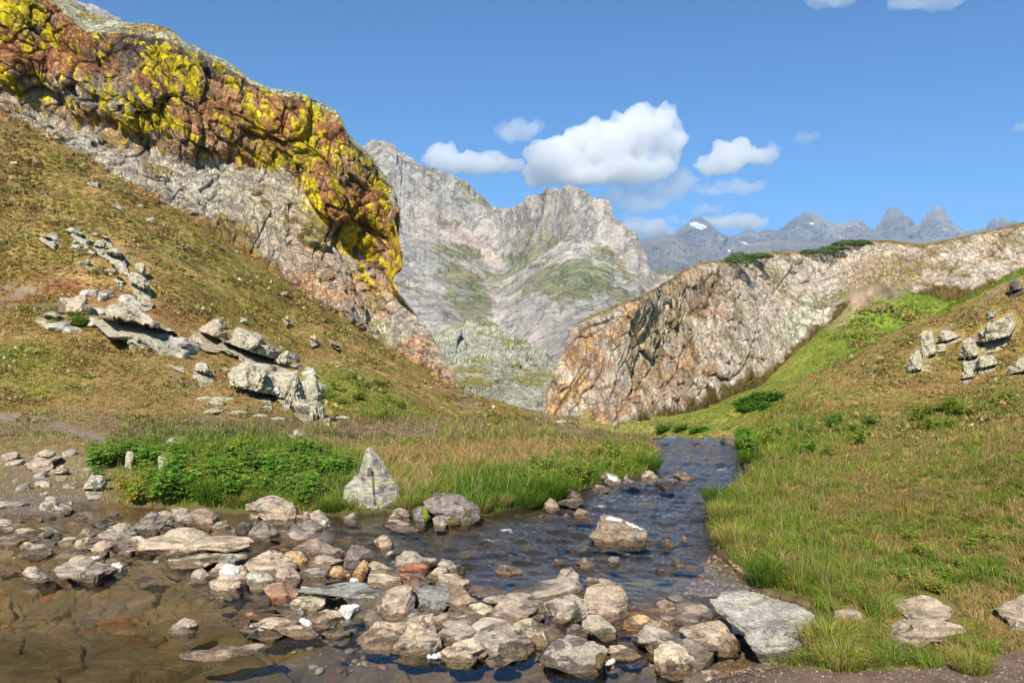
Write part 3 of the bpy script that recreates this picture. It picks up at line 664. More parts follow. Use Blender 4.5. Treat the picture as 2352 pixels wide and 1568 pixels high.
# ---- the pale cliff on the right
def build_right_cliff():
    T = [(1332,744),(1400,712),(1480,682),(1530,652),(1600,614),(1680,600),(1760,585),(1850,583),(1950,560),(2040,556),(2110,564),(2200,550),(2300,528),(2360,513),(2480,480),(2650,430)]
    M = [(1300,792),(1375,790),(1455,770),(1520,745),(1600,700),(1690,680),(1770,665),(1860,655),(1930,620),(2030,585),(2100,600),(2190,590),(2300,570),(2360,560),(2480,530),(2650,480)]
    L = [(1262,890),(1350,895),(1440,880),(1525,850),(1615,805),(1705,775),(1775,745),(1850,715),(1930,665),(2020,615),(2090,640),(2180,625),(2290,610),(2355,600),(2480,560),(2650,520)]
    Fq = [(1240,1000),(1330,1006),(1430,980),(1530,945),(1625,908),(1700,882),(1760,858),(1815,812),(1895,745),(1960,690),(2090,672),(2170,668),(2270,655),(2352,636),(2480,600),(2650,560)]
    FY = [33.5,34,35,38.5,42.5,45.5,49,53,58,63,67,68,69,71,73,76]
    FY = [33.5, 34, 35, 40, 46, 51, 56, 59.5, 62, 63.3, 64, 65.5, 67, 68, 70, 73]
    S = [5,5,5.5,6.5,7.5,8.5,9.5,10,10,9,9,9,9,9,9,9]
    net = [[(u - 4, v + 40, FY[i] + S[i] * 3.2) for i, (u, v) in enumerate(T)], [(u, v - 2, FY[i] + S[i] * 1.6) for i, (u, v) in enumerate(T)],
           [(u, v + 3, FY[i] + S[i]) for i, (u, v) in enumerate(T)], [(u, v, FY[i] + S[i] * .72) for i, (u, v) in enumerate(M)], [(u, v, FY[i] + S[i] * .4) for i, (u, v) in enumerate(L)],
           [(u, v, FY[i]) for i, (u, v) in enumerate(Fq)], [(u, v + 60, FY[i] + .2) for i, (u, v) in enumerate(Fq)]]
    for r in net:
        u, v, Y = r[0]; r.insert(0, (u + 12, v + 6, Y + 3)); r.insert(0, (u + 70, v + 20, Y + 12))
    nr, nc = 440, 1150
    G = loft(net, nr, nc); rr = np.repeat(np.linspace(0, 6, nr), nc)
    R = rotm('y', 38)
    near = smooth(70, 36, G.reshape(-1, 3)[:, 1])
    p, nn, h, crack = relief(G, [(3.4, .30, .6), (1.3, .15, .75), (.5, .06, .85), (.2, .02, .9)], 700, (1.5, .8, .36), R)
    big = fbm(p / 2.6, 3, 710) * .25
    wall = smooth(1.75, 2.2, rr); foot = smooth(5.3, 4.9, rr)
    q = p + nn * (((h + big) * (.18 + .82 * wall) * (.3 + .7 * foot) * .85))[:, None]
    u, v = UV(q)
    n1 = fbm(p / 1.5, 4, 801); n2 = fbm(p / .38, 4, 802); n3 = fbm(p / 4.2, 3, 803)
    st = fbm((p @ R) * np.array([2.4, 1.2, .30]), 4, 804)
    leftp = smooth(1760, 1560, u + 60 * n1)
    c = mix(mix(C3(.46,.395,.33), C3(.44,.35,.27), np.clip(.5 + n1, 0, 1)), C3(.36,.32,.24), smooth(-.05, .3, n2 + .3 * st) * .6)
    c = mix(c, C3(.37,.36,.285), smooth(-.02, .28, n1 + .5 * n2 + .1) * .45)
    c = mix(c, C3(.38,.285,.20), leftp * np.clip(.35 + .9 * n1 + .4 * n2, 0, 1) * .85)
    c = mix(c, C3(.40,.235,.12), smooth(.04, .3, st + .5 * n3) * (.25 + .55 * leftp))
    c = mix(c, C3(.47,.34,.21), smooth(.0, .25, n1 - n3 * .2) * smooth(1850, 2000, u) * .5)
    for e in ((1490,790,70,26,-60,C3(.46,.34,.19)),(1590,705,60,14,-60,C3(.46,.35,.2)),(1420,930,130,16,-42,C3(.52,.31,.15)),(1330,800,30,50,0,C3(.34,.19,.09)),(1560,840,30,80,40,C3(.42,.24,.12)),(1380,830,20,50,20,C3(.36,.20,.09)),(1690,870,90,30,-35,C3(.46,.39,.31)),(1600,900,120,22,-28,C3(.46,.38,.31)),(1850,740,80,50,-30,C3(.44,.44,.33)),(1700,760,70,50,0,C3(.40,.35,.29)),(2000,640,40,50,-30,C3(.43,.30,.2)),(1620,660,60,30,0,C3(.2,.13,.09))):
        c = mix(c, e[5], ell(u + 70 * n2, v + 70 * n1, *e[:5]) * .7)
    yy = smooth(.26, .33, n2 + .4 * n1) * smooth(1420, 1300, u); c = mix(c, YELD * .8, yy * .3)
    scree = ell(u, v, 2030, 640, 110, 60, -30) * smooth(560, 600, v); c = mix(c, mix(C3(.33,.23,.16), OLIVE, np.clip(.3 + 1.5 * n2, 0, 1)), scree * .85)
    plants = smooth(.2, .34, n1 + .35 * n2) * (nn[:, 2] > .2); c = mix(c, mix(TAN * .4, OLIVE * .5, np.clip(.5 + 2 * n2, 0, 1)), plants * .6)
    topc = mix(TAN * .62, OLIVE * .55, np.clip(.25 + n1, 0, 1)); c = mix(c, topc, smooth(2.02, 1.85, rr))
    c = c * np.clip(1 + .55 * n2, .45, 1.35)[:, None] * (1 - .25 * crack)[:, None] * 1.8
    c = mix(c, mix(BROWN, OLIVE, np.clip(.4 + n2, 0, 1)) * .7, smooth(4.72, 5.0, rr + .5 * n1))
    me = mesh_np('cliff', q, grid_faces(nr, nc), c, shade=False)
    link('cliff', me, rock_right, kind='structure')
build_right_cliff()

# ---- slabs and turf of the valley seen through the gap
def build_gap():
    cols = [1000,1040,1080,1130,1180,1230,1280,1340]
    top = [760,750,752,760,775,800,835,860]
    y1 = [800,805,815,820,830,850,870,890]; y2 = [842,846,850,850,852,856,862,890]; y3 = [870,868,866,868,872,880,890,910]; y4 = [960,975,985,995,1000,1000,1000,1000]; y5 = [1080]*8
    net = []
    for vv, Ys in ((None, 300), (top, 220), (y1, 165), (y2, 120), (y3, 84), (y4, 56), (y5, 46)):
        net.append([(cols[i], (top[i] + 30) if vv is None else vv[i], Ys * (1 - .05 * i / 7)) for i in range(8)])
    nr, nc = 420, 330
    G = loft(net, nr, nc); rr = np.repeat(np.linspace(0, 6, nr), nc); p0 = G.reshape(-1, 3)
    sc = (p0[:, 1] / 100)
    R = rotm('y', 35)
    p, nn, h, crack = relief(G, [(9, 1.4, 1.0), (3.2, .6, 1.0), (1.2, .25, 1.0)], 900, (1.2, .7, .4), R)
    n1 = fbm(p / 7, 4, 911); n2 = fbm(p / 1.6, 4, 912)
    u, v = UV(p)
    flat = np.exp(-((rr - 3.35) / .45) ** 2)
    g = smooth(-.10, .12, n1 * .9 + .5 * n2 + .55 * flat - .19 - .3 * ell(u, v, 1150, 815, 120, 25, 12) - .3 * ell(u, v, 1150, 920, 70, 45, 20))
    q = p + nn * ((h + n1) * (1 - .85 * g) * sc * .6)[:, None]
    rockc = mix(C3(.46,.46,.36), C3(.37,.375,.29), np.clip(.5 + n2, 0, 1)) * (1 - .45 * crack)[:, None]
    gc = mix(mix(OLIVE, GREEN * .9, np.clip(.5 + 1.4 * n1, 0, 1)), TAN * .75, np.clip(.3 + 1.2 * n2 + .3 * flat, 0, 1))
    c = mix(rockc, gc, g)
    link('hill', mesh_np('hill', q, grid_faces(nr, nc), c * 1.6, shade=False), rock_bump, kind='structure')
build_gap()

# ---- the grey mountain
mount_mat = terrain_mat('mountain_rock', .05, 1.0, 7.0, .95, .17, .33, (.03, .2), (0, .3, 0), (1, 1, .6))
far_mat = terrain_mat('far_rock', .007, 1.0, 60.0, .95, .25, .035)
def skyline(pts, u):
    a = np.array(pts, float); return np.interp(u, a[:, 0], a[:, 1])
def jag(u, s, a):
    q = np.stack([u / 26, 0 * u + s * .37, 0 * u], 1); return a * (fbm(q, 5, s, .68) - .5 * ridged(q * 1.7, 3, s + 3, .6))
def build_mountain():
    SK = [(700,300),(760,320),(830,345),(850,336),(872,334),(895,345),(915,362),(945,375),(960,382),(1000,392),(1040,415),(1080,445),(1110,462),(1135,487),(1155,490),(1170,487),(1195,475),(1205,468),(1212,452),(1240,445),(1258,435),(1290,438),(1302,430),(1325,435),(1345,448),(1360,465),(1385,475),(1400,505),(1420,512),(1438,532),(1455,536),(1462,560),(1478,590),(1490,622),(1515,640),(1545,645),(1580,668),(1640,700)]
    nr, nc = 560, 880
    uc = np.linspace(690, 1640, nc); sk = skyline(SK, uc) + jag(uc, 5, 3.5)
    yt = np.interp(uc, [690,870,1150,1310,1450,1640], [1500,1420,1350,1050,940,800])
    bot = 905.0
    t = np.linspace(0, 1, nr)
    rows = []
    for k, tt in enumerate(t):
        if tt < .06:      # far side
            s = 1 - tt / .06; rows.append(np.stack([uc, sk + 60 * s, yt + 260 * s], 1))
        else:
            s = (tt - .06) / .94; v = sk + (bot - sk) * s
            # steep crag, then scree bowl, then lower crags
            prof = np.interp(s, [0, .28, .48, .62, 1], [0, .10, .42, .62, 1.0])
            rows.append(np.stack([uc, v, yt + (330 - yt) * prof], 1))
    A = np.array(rows); G = P(A[..., 0], A[..., 1], A[..., 2]); p = G.reshape(-1, 3); n = grid_normals(G).reshape(-1, 3)
    s = np.repeat(np.clip((t - .06) / .94, 0, 1), nc); u, v = UV(p)
    sc = p[:, 1] / 1200
    ps = p * np.array([1, .55, .45])
    r1 = ridged(ps / 150, 5, 1001, .55); r2 = ridged(p / 42, 5, 1002, .6); f1 = fbm(p / 260, 3, 1003)
    crag = .35 + .65 * smooth(-.15, .2, fbm(p / 120, 3, 1004) + .25 * smooth(.3, .05, s) + .1)
    for e in ((1050,590,140,40,25),(1180,620,150,40,0),(1120,560,60,50,40),(1080,700,60,90,25)): crag *= 1 - .75 * ell(u, v, *e)
    edge = smooth(.0, .02, s)
    d = ((r1 - .2) * 24 + (r2 - .1) * 8 * crag + f1 * 18) * sc * (.35 + .65 * edge)
    q = p + (n * .8 + np.array([0, -.2, .25])) * d[:, None]
    n1 = fbm(p / 90, 4, 1011); n2 = fbm(p / 22, 4, 1012); n3 = fbm(p / 8, 3, 1013)
    u, v = UV(q)
    c = mix(C3(.36,.325,.285), C3(.29,.28,.26), np.clip(.5 + n1, 0, 1)); c = mix(c, C3(.42,.345,.28), smooth(0, .3, n2) * .45)
    c = mix(c, C3(.42,.35,.30), ell(u, v, 1060, 545, 110, 28, 33) * .9); c = mix(c, C3(.28,.225,.205), ell(u, v, 1030, 520, 80, 12, 33) * .7)
    c = mix(c, C3(.46,.44,.38), ell(u, v, 1230, 600, 80, 12, -30) * .7); c = mix(c, C3(.45,.43,.38), ell(u, v, 960, 740, 90, 40, 40) * .6); c = mix(c, C3(.45,.40,.35), ell(u, v, 1180, 770, 110, 70, 40) * .5)
    gm = n1 * .55 + n2 * .8 + .5 * n3 - .22
    for e in ((1040,575,70,22,15,.55),(1120,590,110,16,10,.35),(1080,690,45,110,-28,.55),(1120,780,50,40,0,.4),(1300,600,110,80,20,.28),(1240,640,150,35,0,.42),(1380,700,90,80,20,.3),(1420,570,50,60,50,.28),(1250,700,60,40,0,.2),(1330,500,40,40,0,.12),(1280,870,80,50,0,.5),(1480,740,80,60,0,.3),(930,480,100,120,0,-.3),(1180,770,90,60,30,-.35),(960,740,90,50,40,-.25)):
        gm = gm + e[5] * ell(u, v, *e[:5])
    steep = n[:, 2]
    c = mix(c, mix(C3(.115,.15,.04), C3(.20,.19,.085), np.clip(.5 + 1.3 * n2, 0, 1)), smooth(.0, .14, gm) * .82)
    c = c * np.clip(1 + .22 * n3 - .2 * smooth(.3, -.4, r2), .5, 1.3)[:, None]
    link('mountain', mesh_np('mountain', q, grid_faces(nr, nc), c * 1.38, shade=False), mount_mat, kind='structure')
build_mountain()

def far_ridge(name, SK, Y, depth, bot, u0, u1, amp, seed, col, colb, green=0, snow=(), nr=170, nc=560, mat=None, back=None):
    uc = np.linspace(u0, u1, nc); sk = skyline(SK, uc) + jag(uc, seed, 5.0); t = np.linspace(0, 1, nr); rows = []
    for tt in t:
        if tt < .08: s = 1 - tt / .08; rows.append(np.stack([uc, sk + 22 * s, 0 * uc + Y + depth * .25 * s], 1))
        else:
            s = (tt - .08) / .92; rows.append(np.stack([uc, sk + (bot - sk) * s, Y - depth * s ** 1.2 + 0 * uc], 1))
    A = np.array(rows); G = P(A[..., 0], A[..., 1], A[..., 2]); p = G.reshape(-1, 3); n = grid_normals(G).reshape(-1, 3)
    L = Y / 9000
    s = np.repeat(np.clip((t - .08) / .92, 0, 1), nc)
    ps = p * np.array([1, .5, .35])
    r1 = ridged(ps / (520 * L), 5, seed, .55); r2 = ridged(p / (150 * L), 4, seed + 5, .6)
    r3 = ridged(p / (48 * L), 3, seed + 7); d = ((r1 - .2) * 190 + (r2 - .2) * 75 + (r3 - .2) * 40) * L * amp * smooth(-.02, .25, s)
    q = p + (n * .7 + np.array([.1, -.5, .1])) * d[:, None]
    u, v = UV(q); n1 = fbm(p / (400 * L), 4, seed + 9); n2 = fbm(p / (90 * L), 3, seed + 11)
    c = mix(col, colb, np.clip(.5 + 1.2 * n1, 0, 1)); c = c * np.clip(1 + .5 * n2 - .35 * smooth(.2, -.5, r1), .5, 1.4)[:, None]
    if green: c = mix(c, C3(.13,.16,.06), smooth(.0, .3, n1 + .3 * n2 + s * .7 - .45) * green)
    for e in snow: c = mix(c, C3(.85,.87,.9), (ell(u + 8 * n2, v + 8 * n2, *e) > .45) * 1.0)
    link(name, mesh_np(name, q, grid_faces(nr, nc), c * 1.15, shade=False), mat or far_mat, kind='structure')

B1 = C3(.13,.13,.14); B2 = C3(.25,.235,.235)
far_ridge('mountain', [(1400,560),(1464,552),(1480,546),(1545,541),(1562,526),(1590,504),(1600,498),(1607,497),(1625,510),(1650,533),(1672,545),(1700,536),(1722,528),(1738,535),(1760,527),(1785,531),(1800,520),(1818,508),(1832,498),(1850,490),(1868,487),(1878,490),(1892,502),(1905,513),(1925,518),(1940,512),(1952,508),(1967,503),(1985,515),(2012,523),(2022,508),(2032,492),(2042,480),(2055,475),(2064,478),(2070,490),(2084,510),(2094,523),(2112,512),(2130,492),(2145,478),(2158,473),(2168,482),(2180,500),(2192,515),(2206,524),(2230,530),(2262,526),(2274,508),(2282,501),(2290,509),(2302,499),(2312,500),(2328,512),(2352,524),(2500,540)], 8600, 2300, 700, 1400, 2500, 1.0, 2001, B1, B2, snow=((1604,518,20,5,8),(1608,524,10,4,10),(1868,515,8,2,0),(1705,556,14,2,15)), nr=300, nc=1100)
far_ridge('mountain', [(1300,560),(1440,556),(1468,551),(1500,546),(1540,541),(1556,545),(1600,562),(1640,578),(1690,570),(1740,556),(1800,552),(1870,556),(1950,545),(2060,548),(2150,556),(2250,545),(2400,548),(2600,540)], 6300, 2400, 760, 1300, 2600, 1.0, 2101, C3(.17,.16,.155), C3(.25,.225,.20), green=.55, snow=((1672,572,3,10,-30),), nr=170, nc=760)
far_ridge('hill', [(1440,640),(1490,622),(1540,618),(1580,628),(1640,650),(1720,680)], 2300, 900, 760, 1430, 1760, .35, 2201, C3(.17,.19,.08), C3(.24,.22,.12), nr=60, nc=160, mat=mount_mat)
far_ridge('mountain', [(40,-90),(120,-30),(168,0),(185,6),(212,10),(240,24),(262,38),(276,42),(290,60),(330,90),(430,140)], 1250, 300, 240, 40, 440, .6, 2301, C3(.42,.36,.33), C3(.34,.31,.29), nr=110, nc=260, mat=mount_mat)
# ------------------------------------------------------------------ stones
STONE = stone_mat()
def ico(sub):
    bm = bmesh.new(); bmesh.ops.create_icosphere(bm, subdivisions=sub, radius=1.0)
    v = np.array([x.co[:] for x in bm.verts]); f = np.array([[w.index for w in x.verts] for x in bm.faces]); bm.free()
    return v, f
ICO = {k: ico(k) for k in (2, 3, 4, 5, 6)}
CG = {'g': (.37,.325,.27), 't': (.46,.38,.29), 'd': (.19,.165,.15), 'b': (.29,.22,.165), 'r': (.36,.19,.11), 'o': (.50,.32,.16), 'p': (.39,.315,.25),
      'y': (.50,.44,.31), 'w': (.55,.47,.36), 'u': (.27,.29,.28), 'R': (.42,.105,.04), 'L': (.41,.39,.33), 'G': (.16,.19,.13), 'k': (.07,.055,.05)}

def rock_shape(sub, dims, seed, facet=1.0, flat_top=.0, joint=0.0):
    """an angular stone: a worn polytope with broken facets and grain"""
    r = np.random.default_rng(seed); n, f = ICO[sub]
    k = 11; az = (np.arange(7) + r.uniform(-.4, .4, 7)) / 7 * 6.283 + r.uniform(0, 6)
    N = np.concatenate([np.stack([np.cos(az), np.sin(az), r.uniform(-.15, .45, 7)], 1), r.normal(size=(4, 3)) + [0, -.2, .5]]); N /= np.linalg.norm(N, axis=1, keepdims=True)
    D = np.append(r.uniform(.74, 1.0, 7), r.uniform(.70, .98, 4))
    t = np.array([r.normal() * .12, r.normal() * .12 - .1, 1.0]); t /= np.linalg.norm(t)
    N = np.vstack([N, t, [0, -.95, .25], [0, .9, -.1], [0, 0, -1]]); D = np.append(D, [.70 - .34 * flat_top, .8, .85, .8])
    a = np.maximum(n @ N.T, 0) / D; pw = 60
    rho = (a ** pw).sum(1) ** (-1 / pw)
    p = n * rho[:, None]
    size = max(dims)
    q = p * np.array(dims) / size
    h, c = facets(q * 2.1 + seed * 3.1, 40 + seed % 50, .9, .10)
    h2, c2 = facets(q * 6.0 + seed * 1.7, 41 + seed % 50, .9, .12)
    g = fbm(q * 9 + seed, 4, 42)
    p = p * (1 + facet * (.05 * h - .03 * c + .022 * h2 - .012 * c2 + .014 * g))[:, None]
    if joint:
        qj = q @ rotm('y', 28) * np.array([2.6, 2.0, 1.5]) + seed * .7; hj, cj = facets(qj, 43, .5, .16)
        p = p * (1 + joint * (.11 * hj - .16 * cj))[:, None]
    return p * np.array(dims), f

def inside_scale(poly, cu, cv, th):
    """distance from the centre to the outline along each direction"""
    d = np.stack([np.cos(th), np.sin(th)], 1); out = np.zeros(len(th)); n = len(poly)
    for i in range(n):
        a = poly[i] - (cu, cv); b = poly[(i + 1) % n] - (cu, cv); e = b - a
        den = d[:, 0] * e[1] - d[:, 1] * e[0]
        with np.errstate(divide='ignore', invalid='ignore'):
            t = (a[0] * e[1] - a[1] * e[0]) / den; s = (a[0] * d[:, 1] - a[1] * d[:, 0]) / den
        ok = (s >= -1e-6) & (s <= 1 + 1e-6) & (t > 0)
        out = np.where(ok, np.maximum(out, t), out)
    return out

_seed = [100]
def stone(poly, label, colour='g', bz=0.0, flat=.5, lich=0.0, ground=False, name='stone', cat='stone', group=None, ext=.14, sub=None, Y=None, facet=1.0, mat=None, deep=1.0, sink=None, hug=False):
    """a stone of real size and depth whose outline from the bank matches the traced one"""
    _seed[0] += 7; seed = _seed[0]
    poly = np.array(poly, float)
    r = np.random.default_rng(seed)
    u0, u1 = poly[:, 0].min(), poly[:, 0].max(); v0, v1 = poly[:, 1].min(), poly[:, 1].max()
    if Y is None:
        if ground:
            h = hit((u0 + u1) / 2, v1 + 1); Y = h[1]
        else: Y = (CH - bz) * F / (v1 - CY)
    W = (u1 - u0) / F * Y; Hs = (v1 - v0) / F * Y
    al = math.atan2(CH, Y); sa = max(math.sin(al), .16)
    dep = min(flat * Hs / sa, 1.25 * W) * deep; dep = max(dep, .35 * min(W, Hs))
    hh = max((Hs - dep * sa * .8) / math.cos(al), .25 * Hs)
    px = (u1 - u0) * .4354
    sub = sub or (3 if px < 10 else 4 if px < 32 else 5 if px < 160 else 6)
    p, f = rock_shape(sub, (W / 2, dep / 2, hh / 2), seed, facet, flat, 1.0 if name == 'rock' else 0)
    # target outline carries on below the waterline
    ex = ext * (v1 - v0) + (1.5 if not ground else 3)
    tp = poly.copy(); low = smooth(v0 + .62 * (v1 - v0), v1, tp[:, 1]); tp[:, 1] += ex * low
    cu, cv = (u0 + u1) / 2, (tp[:, 1].min() + tp[:, 1].max()) / 2
    # centre of the outline
    a = poly; A2 = a[:, 0] * np.roll(a[:, 1], -1) - np.roll(a[:, 0], -1) * a[:, 1]
    if abs(A2.sum()) > 1:
        cu = ((a[:, 0] + np.roll(a[:, 0], -1)) * A2).sum() / (3 * A2.sum()); cv = ((a[:, 1] + np.roll(a[:, 1], -1)) * A2).sum() / (3 * A2.sum()) + ex * .3
    Yc = Y + dep * .42
    c = P(cu, cv, Yc); w = p + c
    u, v = UV(w); du, dv = u - cu, v - cv; th = np.arctan2(dv, du); rad = np.hypot(du, dv)
    nb = 72 if sub > 3 else 36; b = ((th + math.pi) / (2 * math.pi) * nb).astype(int) % nb
    mx = np.zeros(nb); np.maximum.at(mx, b, rad)
    for _ in range(nb):
        z = mx == 0
        if not z.any(): break
        mx[z] = np.maximum(np.roll(mx, 1), np.roll(mx, -1))[z]
    mx = np.maximum(mx, np.maximum(np.roll(mx, 1), np.roll(mx, -1)) * .97); mx = (np.roll(mx, 1) + np.roll(mx, -1) + 2 * mx) / 4
    cen = (np.arange(nb) + .5) / nb * 2 * math.pi - math.pi
    tgt = inside_scale(tp, cu, cv, cen) * (1.13 if not ground else 1.05)
    tgt = np.where(tgt <= 0, np.median(tgt[tgt > 0]) if (tgt > 0).any() else 5, tgt)
    k = tgt / mx; k = np.clip(k, .35 * np.median(k), 2.3 * np.median(k))
    kk = np.interp(th, np.concatenate([cen - 2 * math.pi, cen, cen + 2 * math.pi]), np.tile(k, 3))
    rough = 1 + .03 * facet * fbm(np.stack([np.cos(th) * 3, np.sin(th) * 3, 0 * th + seed], 1), 3, 5)
    un, vn = cu + du * kk * rough, cv + dv * kk * rough
    # lean the far upper side away so that the visible face reads as a top
    Yv = w[:, 1]
    if not ground:
        zb = bz - .006 if not ground else h[2] - .01
        Yp = (CH - zb) * F / np.maximum(vn - CY, 1)
        up = (vn < v1 + .5) & (vn > CY + 30)
        Yv = np.where(up & (Yv > Yp), Yp, Yv)
    if ground:
        Yh = np.array([hit(a_, b_)[1] for a_, b_ in zip(un, vn)]); close = Yh < Yc + dep * .6
        T = (.48 * min(.8 * dep, 1.2 * hh / sa) if not hug else .07 / sa) * smooth(v1 + 1, v1 - .4 * (v1 - v0), vn) ** .7 * (.3 + .7 * smooth(v0 - 1, v0 + .3 * (v1 - v0), vn))
        front = p[:, 2] / (hh / 2) ** 2 * math.sin(al) - p[:, 1] / (dep / 2) ** 2 * math.cos(al) > 0
        Yv = np.where(close, np.where(front, np.clip(Yv, Yh - .03 - T, Yh - .03), np.maximum(Yv, Yh + .02)), Yv)
    q = P(un, vn, Yv)
    org = c.copy(); org[2] = max(q[:, 2].min(), -1e9)
    me = mesh_np(name, q - org, f, shade=False)
    o = link(name, me, mat or STONE); o.location = org
    o.color = (CG[colour][0] * 1.16, CG[colour][1] * 1.08, CG[colour][2] * .98, lich)
    if label: tag(o, label, cat, group)
    return o

TILE = {'A': (0, 1960, .34014), 'B': (700, 1960, .34014), 'C': (1400, 1960, .34014), 'E': (700, 2300, .34014), 'F': (1400, 2300, .34014), 'G': (2100, 2300, .34014), 'H': (2200, 1860, .34014),
        'I': (3200, 2300, .38095), 'K': (2600, 1900, .63605), 'L': (0, 800, .7335), 'R': (3000, 1000, .6376), 'D': (0, 0, 1.74150)}
def tp_(t, pts):
    ox, oy, s = TILE[t]; a = np.array(pts, float)
    return np.stack([(ox + a[:, 0] * s) * .57422, (oy + a[:, 1] * s) * .57422], 1)

